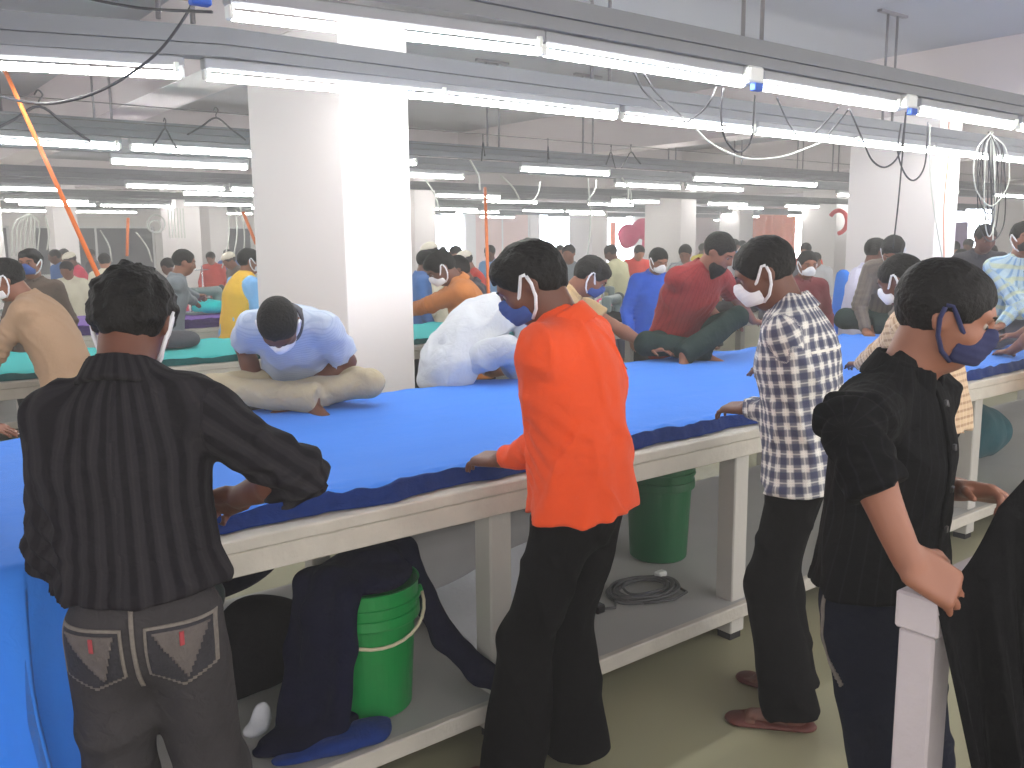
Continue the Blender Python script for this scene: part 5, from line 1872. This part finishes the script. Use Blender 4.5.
def machine():
    root = empty('sewing_machine')
    MB().box((-0.26, -0.10, 0.0), (0.26, 0.10, 0.03), 0.01).build('bed', M_mach, root)
    S = Solid(0.012)
    S.cone((0.19, 0, 0.03), (0.19, 0, 0.24), 0.06, 0.05, k=0.03)
    S.cone((0.19, 0, 0.25), (-0.18, 0, 0.26), 0.058, 0.045, k=0.04)
    S.rbox((-0.20, 0, 0.21), (0.045, 0.05, 0.085), 0.02, k=0.03)
    V, Q = S.mesh()
    mesh_obj('machine_arm', V, Q, M_mach, root)
    MB().lathe([(0.0, 0.25), (0.065, 0.25), (0.075, 0.262), (0.065, 0.275), (0.0, 0.28)], (0, 0, 0.25), 20, axis=0).build('handwheel', M_mach_d, root, True)
    MB().tube([(-0.2, 0, 0.13), (-0.2, 0, 0.032)], 0.006, 8).build('needle_bar', M_chrome, root, True)
    MB().lathe([(0.0, 0.0), (0.05, 0.0), (0.055, 0.12), (0.0, 0.125)], (0.12, 0.07, 0.05), 16, axis=2).build('motor', M_mach_d, root, True)
    st = MB().tube([(0.1, 0.13, 0.0), (0.1, 0.13, 0.55)], 0.008, 6).build('thread_stand', M_chrome, root, True)
    MB().tube([(0.0, 0.13, 0.5), (0.2, 0.13, 0.5)], 0.006, 6).build('thread_arm', M_chrome, st, True)
    for sx in (0.02, 0.18):
        MB().lathe([(0.0, 0), (0.032, 0), (0.018, 0.1), (0.0, 0.1)], (sx, 0.14, 0.14), 12).build('thread_cone', M_cone, st, True)
    return root


m0 = machine()
spots = [(205, 303, 8.9, 0.4, 'grey green sewing machine with thread stand before the machine operator at the left'), 
         (612, 296, 8.6, 0.5, 'grey sewing machine with thread stand left of the royal blue polo man'), (598, 292, 11.2, 2.6, 'grey sewing machine at the masked man\'s brow, in the farther row'), (692, 296, 9.6, 0.2, 'grey sewing machine in front of the grey checked shirt man'),
         (20, 300, 11.5, 0.3, 'grey sewing machine far off at the left edge')]
M_steel = mat('grey_machine_table', (176, 180, 182), rough=0.5)
for i, (x, y, dp, rz, lb) in enumerate(spots):
    p = at(x, y, dp)
    o = m0 if i == 0 else copy_tree(m0)
    on2 = 5.75 < p[1] < 7.0
    on3 = 8.3 < p[1] < 9.7 and p[0] < 6.6
    zt = 0.84 if (on2 or on3) else 0.80
    if on3 and p[0] < 4.3:
        zt = 0.936
    o.location = (p[0], p[1], zt + 0.002)
    o.rotation_euler = (0, 0, rz)
    o.scale = (0.85, 0.85, 0.85)
    props(o, lb, 'sewing machine', 'sewing machines')
    if not (on2 or on3):
        t = empty('machine_table', (p[0], p[1], 0), rz)
        MB().box((-0.5, -0.28, 0.765), (0.5, 0.28, 0.80), 0.006).build('tabletop', M_steel, t)
        for sx in (-0.42, 0.38):
            MB().box((sx, -0.22, 0.0), (sx + 0.04, 0.22, 0.04)).build('foot_bar', M_mach_d, t)
            MB().box((sx, -0.02, 0.04), (sx + 0.04, 0.02, 0.764)).build('leg', M_mach_d, t)
        props(t, 'small machine table under the ' + lb[:60].split(' with ')[0], 'table')

# ------------------------------------------------------------------ cut pieces and bundles on the farther tables
M_pinkc = cloth('hot_pink_cloth', (236, 80, 130), bump=0.3)
ZB = 0.842
heap('cut_pieces', [((6.2, 6.15, 0.89), (0.42, 0.22, 0.05)), ((6.9, 6.1, 0.89), (0.40, 0.22, 0.06))], M_blackcloth, 'shorter stack of black cut pieces on the second table, in the middle', vox=0.016, amp=0.012, z0=ZB, seed=61)
heap('cut_pieces', [((7.8, 6.15, 0.90), (0.45, 0.25, 0.07)), ((8.6, 6.2, 0.90), (0.4, 0.25, 0.06))], M_blackcloth, 'long stack of black cut pieces on the second table behind the brick red shirt man', vox=0.016, amp=0.012, z0=ZB, seed=62)
heap('cut_pieces', [((7.1, 6.45, 0.93), (0.35, 0.16, 0.07)), ((7.5, 6.4, 0.95), (0.2, 0.14, 0.06))], M_whitecloth, 'white cut pieces lying on the black stack on the second table', vox=0.016, amp=0.012, z0=ZB, seed=63)
heap('bundle', [((6.35, 6.6, 0.95), (0.13, 0.1, 0.10))], M_pinkc, 'hot pink cloth bundle left of the sewing machine in the middle', vox=0.014, amp=0.012, z0=ZB, seed=64)
heap('bundle', [((7.75, 6.62, 0.95), (0.16, 0.1, 0.10))], M_pinkc, 'hot pink cloth bundle in front of the royal blue polo man', vox=0.014, amp=0.012, z0=ZB, seed=65)
heap('bundle', [((10.6, 6.3, 0.92), (0.55, 0.25, 0.10))], M_pinkc, 'hot pink cloth pile left of the right column', vox=0.018, amp=0.012, z0=ZB, seed=66)
heap('bundle', [((8.6, 6.72, 0.97), (0.14, 0.09, 0.12))], M_pinkc, 'hot pink cloth bundle behind the bearded man', vox=0.016, amp=0.012, z0=ZB, seed=67)
heap('bundle', [((3.62, 6.4, 0.95), (0.2, 0.16, 0.08))], M_whitecloth, 'small white cloth bundle on the teal fabric', vox=0.016, amp=0.012, z0=0.888, seed=68)
p = at(436, 300, 7.9)
heap('bundle', [((4.75, 6.65, 0.98), (0.22, 0.18, 0.14)), ((5.0, 6.7, 0.95), (0.2, 0.15, 0.10))], M_purple, 'purple cloth bundle just right of the big column', vox=0.016, amp=0.02, z0=0.888, seed=69)
heap('bundle', [((1.9, 6.5, 0.93), (0.30, 0.2, 0.08))], M_dkcl if False else K_dkgrey, 'dark grey cloth pile on the teal fabric behind the striped man', vox=0.016, amp=0.015, z0=0.888, seed=70)
heap('bundle', [((3.15, 8.85, 1.0), (0.2, 0.12, 0.07))], M_teal, 'small teal cloth bundle beside the sewing machine at the left', vox=0.016, amp=0.015, z0=0.934, seed=71)
# blue cloth hanging left of the right column
S_ = Solid(0.02)
q = at(838, 330, 7.9)
S_.cone((q[0], q[1], 0.06), (q[0] + 0.05, q[1], 1.28), 0.17, 0.07, k=0.02, sq=((1, 0, 0), 0.6))
S_.cone((q[0] - 0.1, q[1], 0.06), (q[0] - 0.2, q[1], 0.95), 0.15, 0.09, k=0.06, sq=((1, 0, 0), 0.6))
V, Q = S_.mesh(disp=lambda P: 0.015 * wob(P * np.array([1, 1, 0.3]), 16, 8))
props(mesh_obj('hanging_fabric', V, Q, M_blue), 'bright blue fabric hanging in a bundle at the left edge of the right column', 'fabric')

# ------------------------------------------------------------------ curtains, banners and posters on the far walls
def banner(name, x0, x1, y0, y1, m, label, cat, Xp=29.8, fold_=0.0, depth_axis='x'):
    f_ = onX if depth_axis == 'x' else onY
    a, b = f_(x0, y0, Xp), f_(x1, y1, Xp)
    if depth_axis == 'x':
        def fn(u, v):
            y = a[1] + (b[1] - a[1]) * u
            return np.stack([Xp + fold_ * np.sin(u * 30), y, a[2] + (b[2] - a[2]) * v], -1)
    else:
        def fn(u, v):
            x = a[0] + (b[0] - a[0]) * u
            return np.stack([x, Xp + fold_ * np.sin(u * 30), a[2] + (b[2] - a[2]) * v], -1)
    P, F = grid_sheet(fn, 50, 8)
    n0 = len(P)
    P2 = P + (np.array([0.02, 0, 0]) if depth_axis == 'x' else np.array([0, 0.02, 0]))
    return props(mesh_obj(name, np.concatenate([P, P2]), np.concatenate([F, F[:, ::-1] + n0]), m), label, cat)


M_cur = cloth('orange_curtain', (240, 122, 48), bump=0.3)
M_redb = cloth('red_banner', (206, 60, 66), bump=0.1)
banner('curtain', 750, 794, 210, 292, M_cur, 'orange curtain on the far wall behind the plaid shirt man', 'curtain', fold_=0.08)
banner('curtain', 814, 819, 212, 285, M_redb, 'narrow dark red curtain strip on the far wall right of the orange curtain', 'curtain', fold_=0.03)
banner('banner', 821, 833, 212, 275, cloth('pink_red_banner', (220, 90, 104)), 'pink red banner hanging on the far wall beside the right column', 'banner', fold_=0.03)
banner('curtain', 611, 615, 222, 262, M_cur, 'narrow orange curtain strip on the far wall left of the centre column', 'curtain', Xp=23.7, depth_axis='y', fold_=0.02)
banner('banner', 1008, 1040, 226, 243, M_redb, 'red sign board on the far wall at the right edge', 'sign', Xp=25.0)
banner('poster', 954, 966, 222, 252, cloth('colourful_poster', (170, 150, 190)), 'mauve poster far away just right of the right column', 'poster', Xp=22.0)
heap('hanging_clothes', [(tuple(onY(628, 236, 16.0)), (0.35, 0.15, 0.30)), (tuple(onY(642, 228, 16.0)), (0.28, 0.12, 0.25)), (tuple(onY(648, 246, 16.0)), (0.16, 0.1, 0.3))], M_pinkc, 'hot pink clothes hanging in the air left of the centre column', vox=0.03, amp=0.04, sc=9, z0=0.5, seed=72)
g = MB()
p = onX(838, 222, 13.0)
g.tube([p + np.array([0.0, 0.16 * math.cos(t), 0.18 * math.sin(t)]) for t in np.linspace(0.6, 4.6, 14)], 0.035, 8)
props(g.build('hanging_hook', M_redb, None, True), 'red curved hook hanging left of the right column', 'hook')
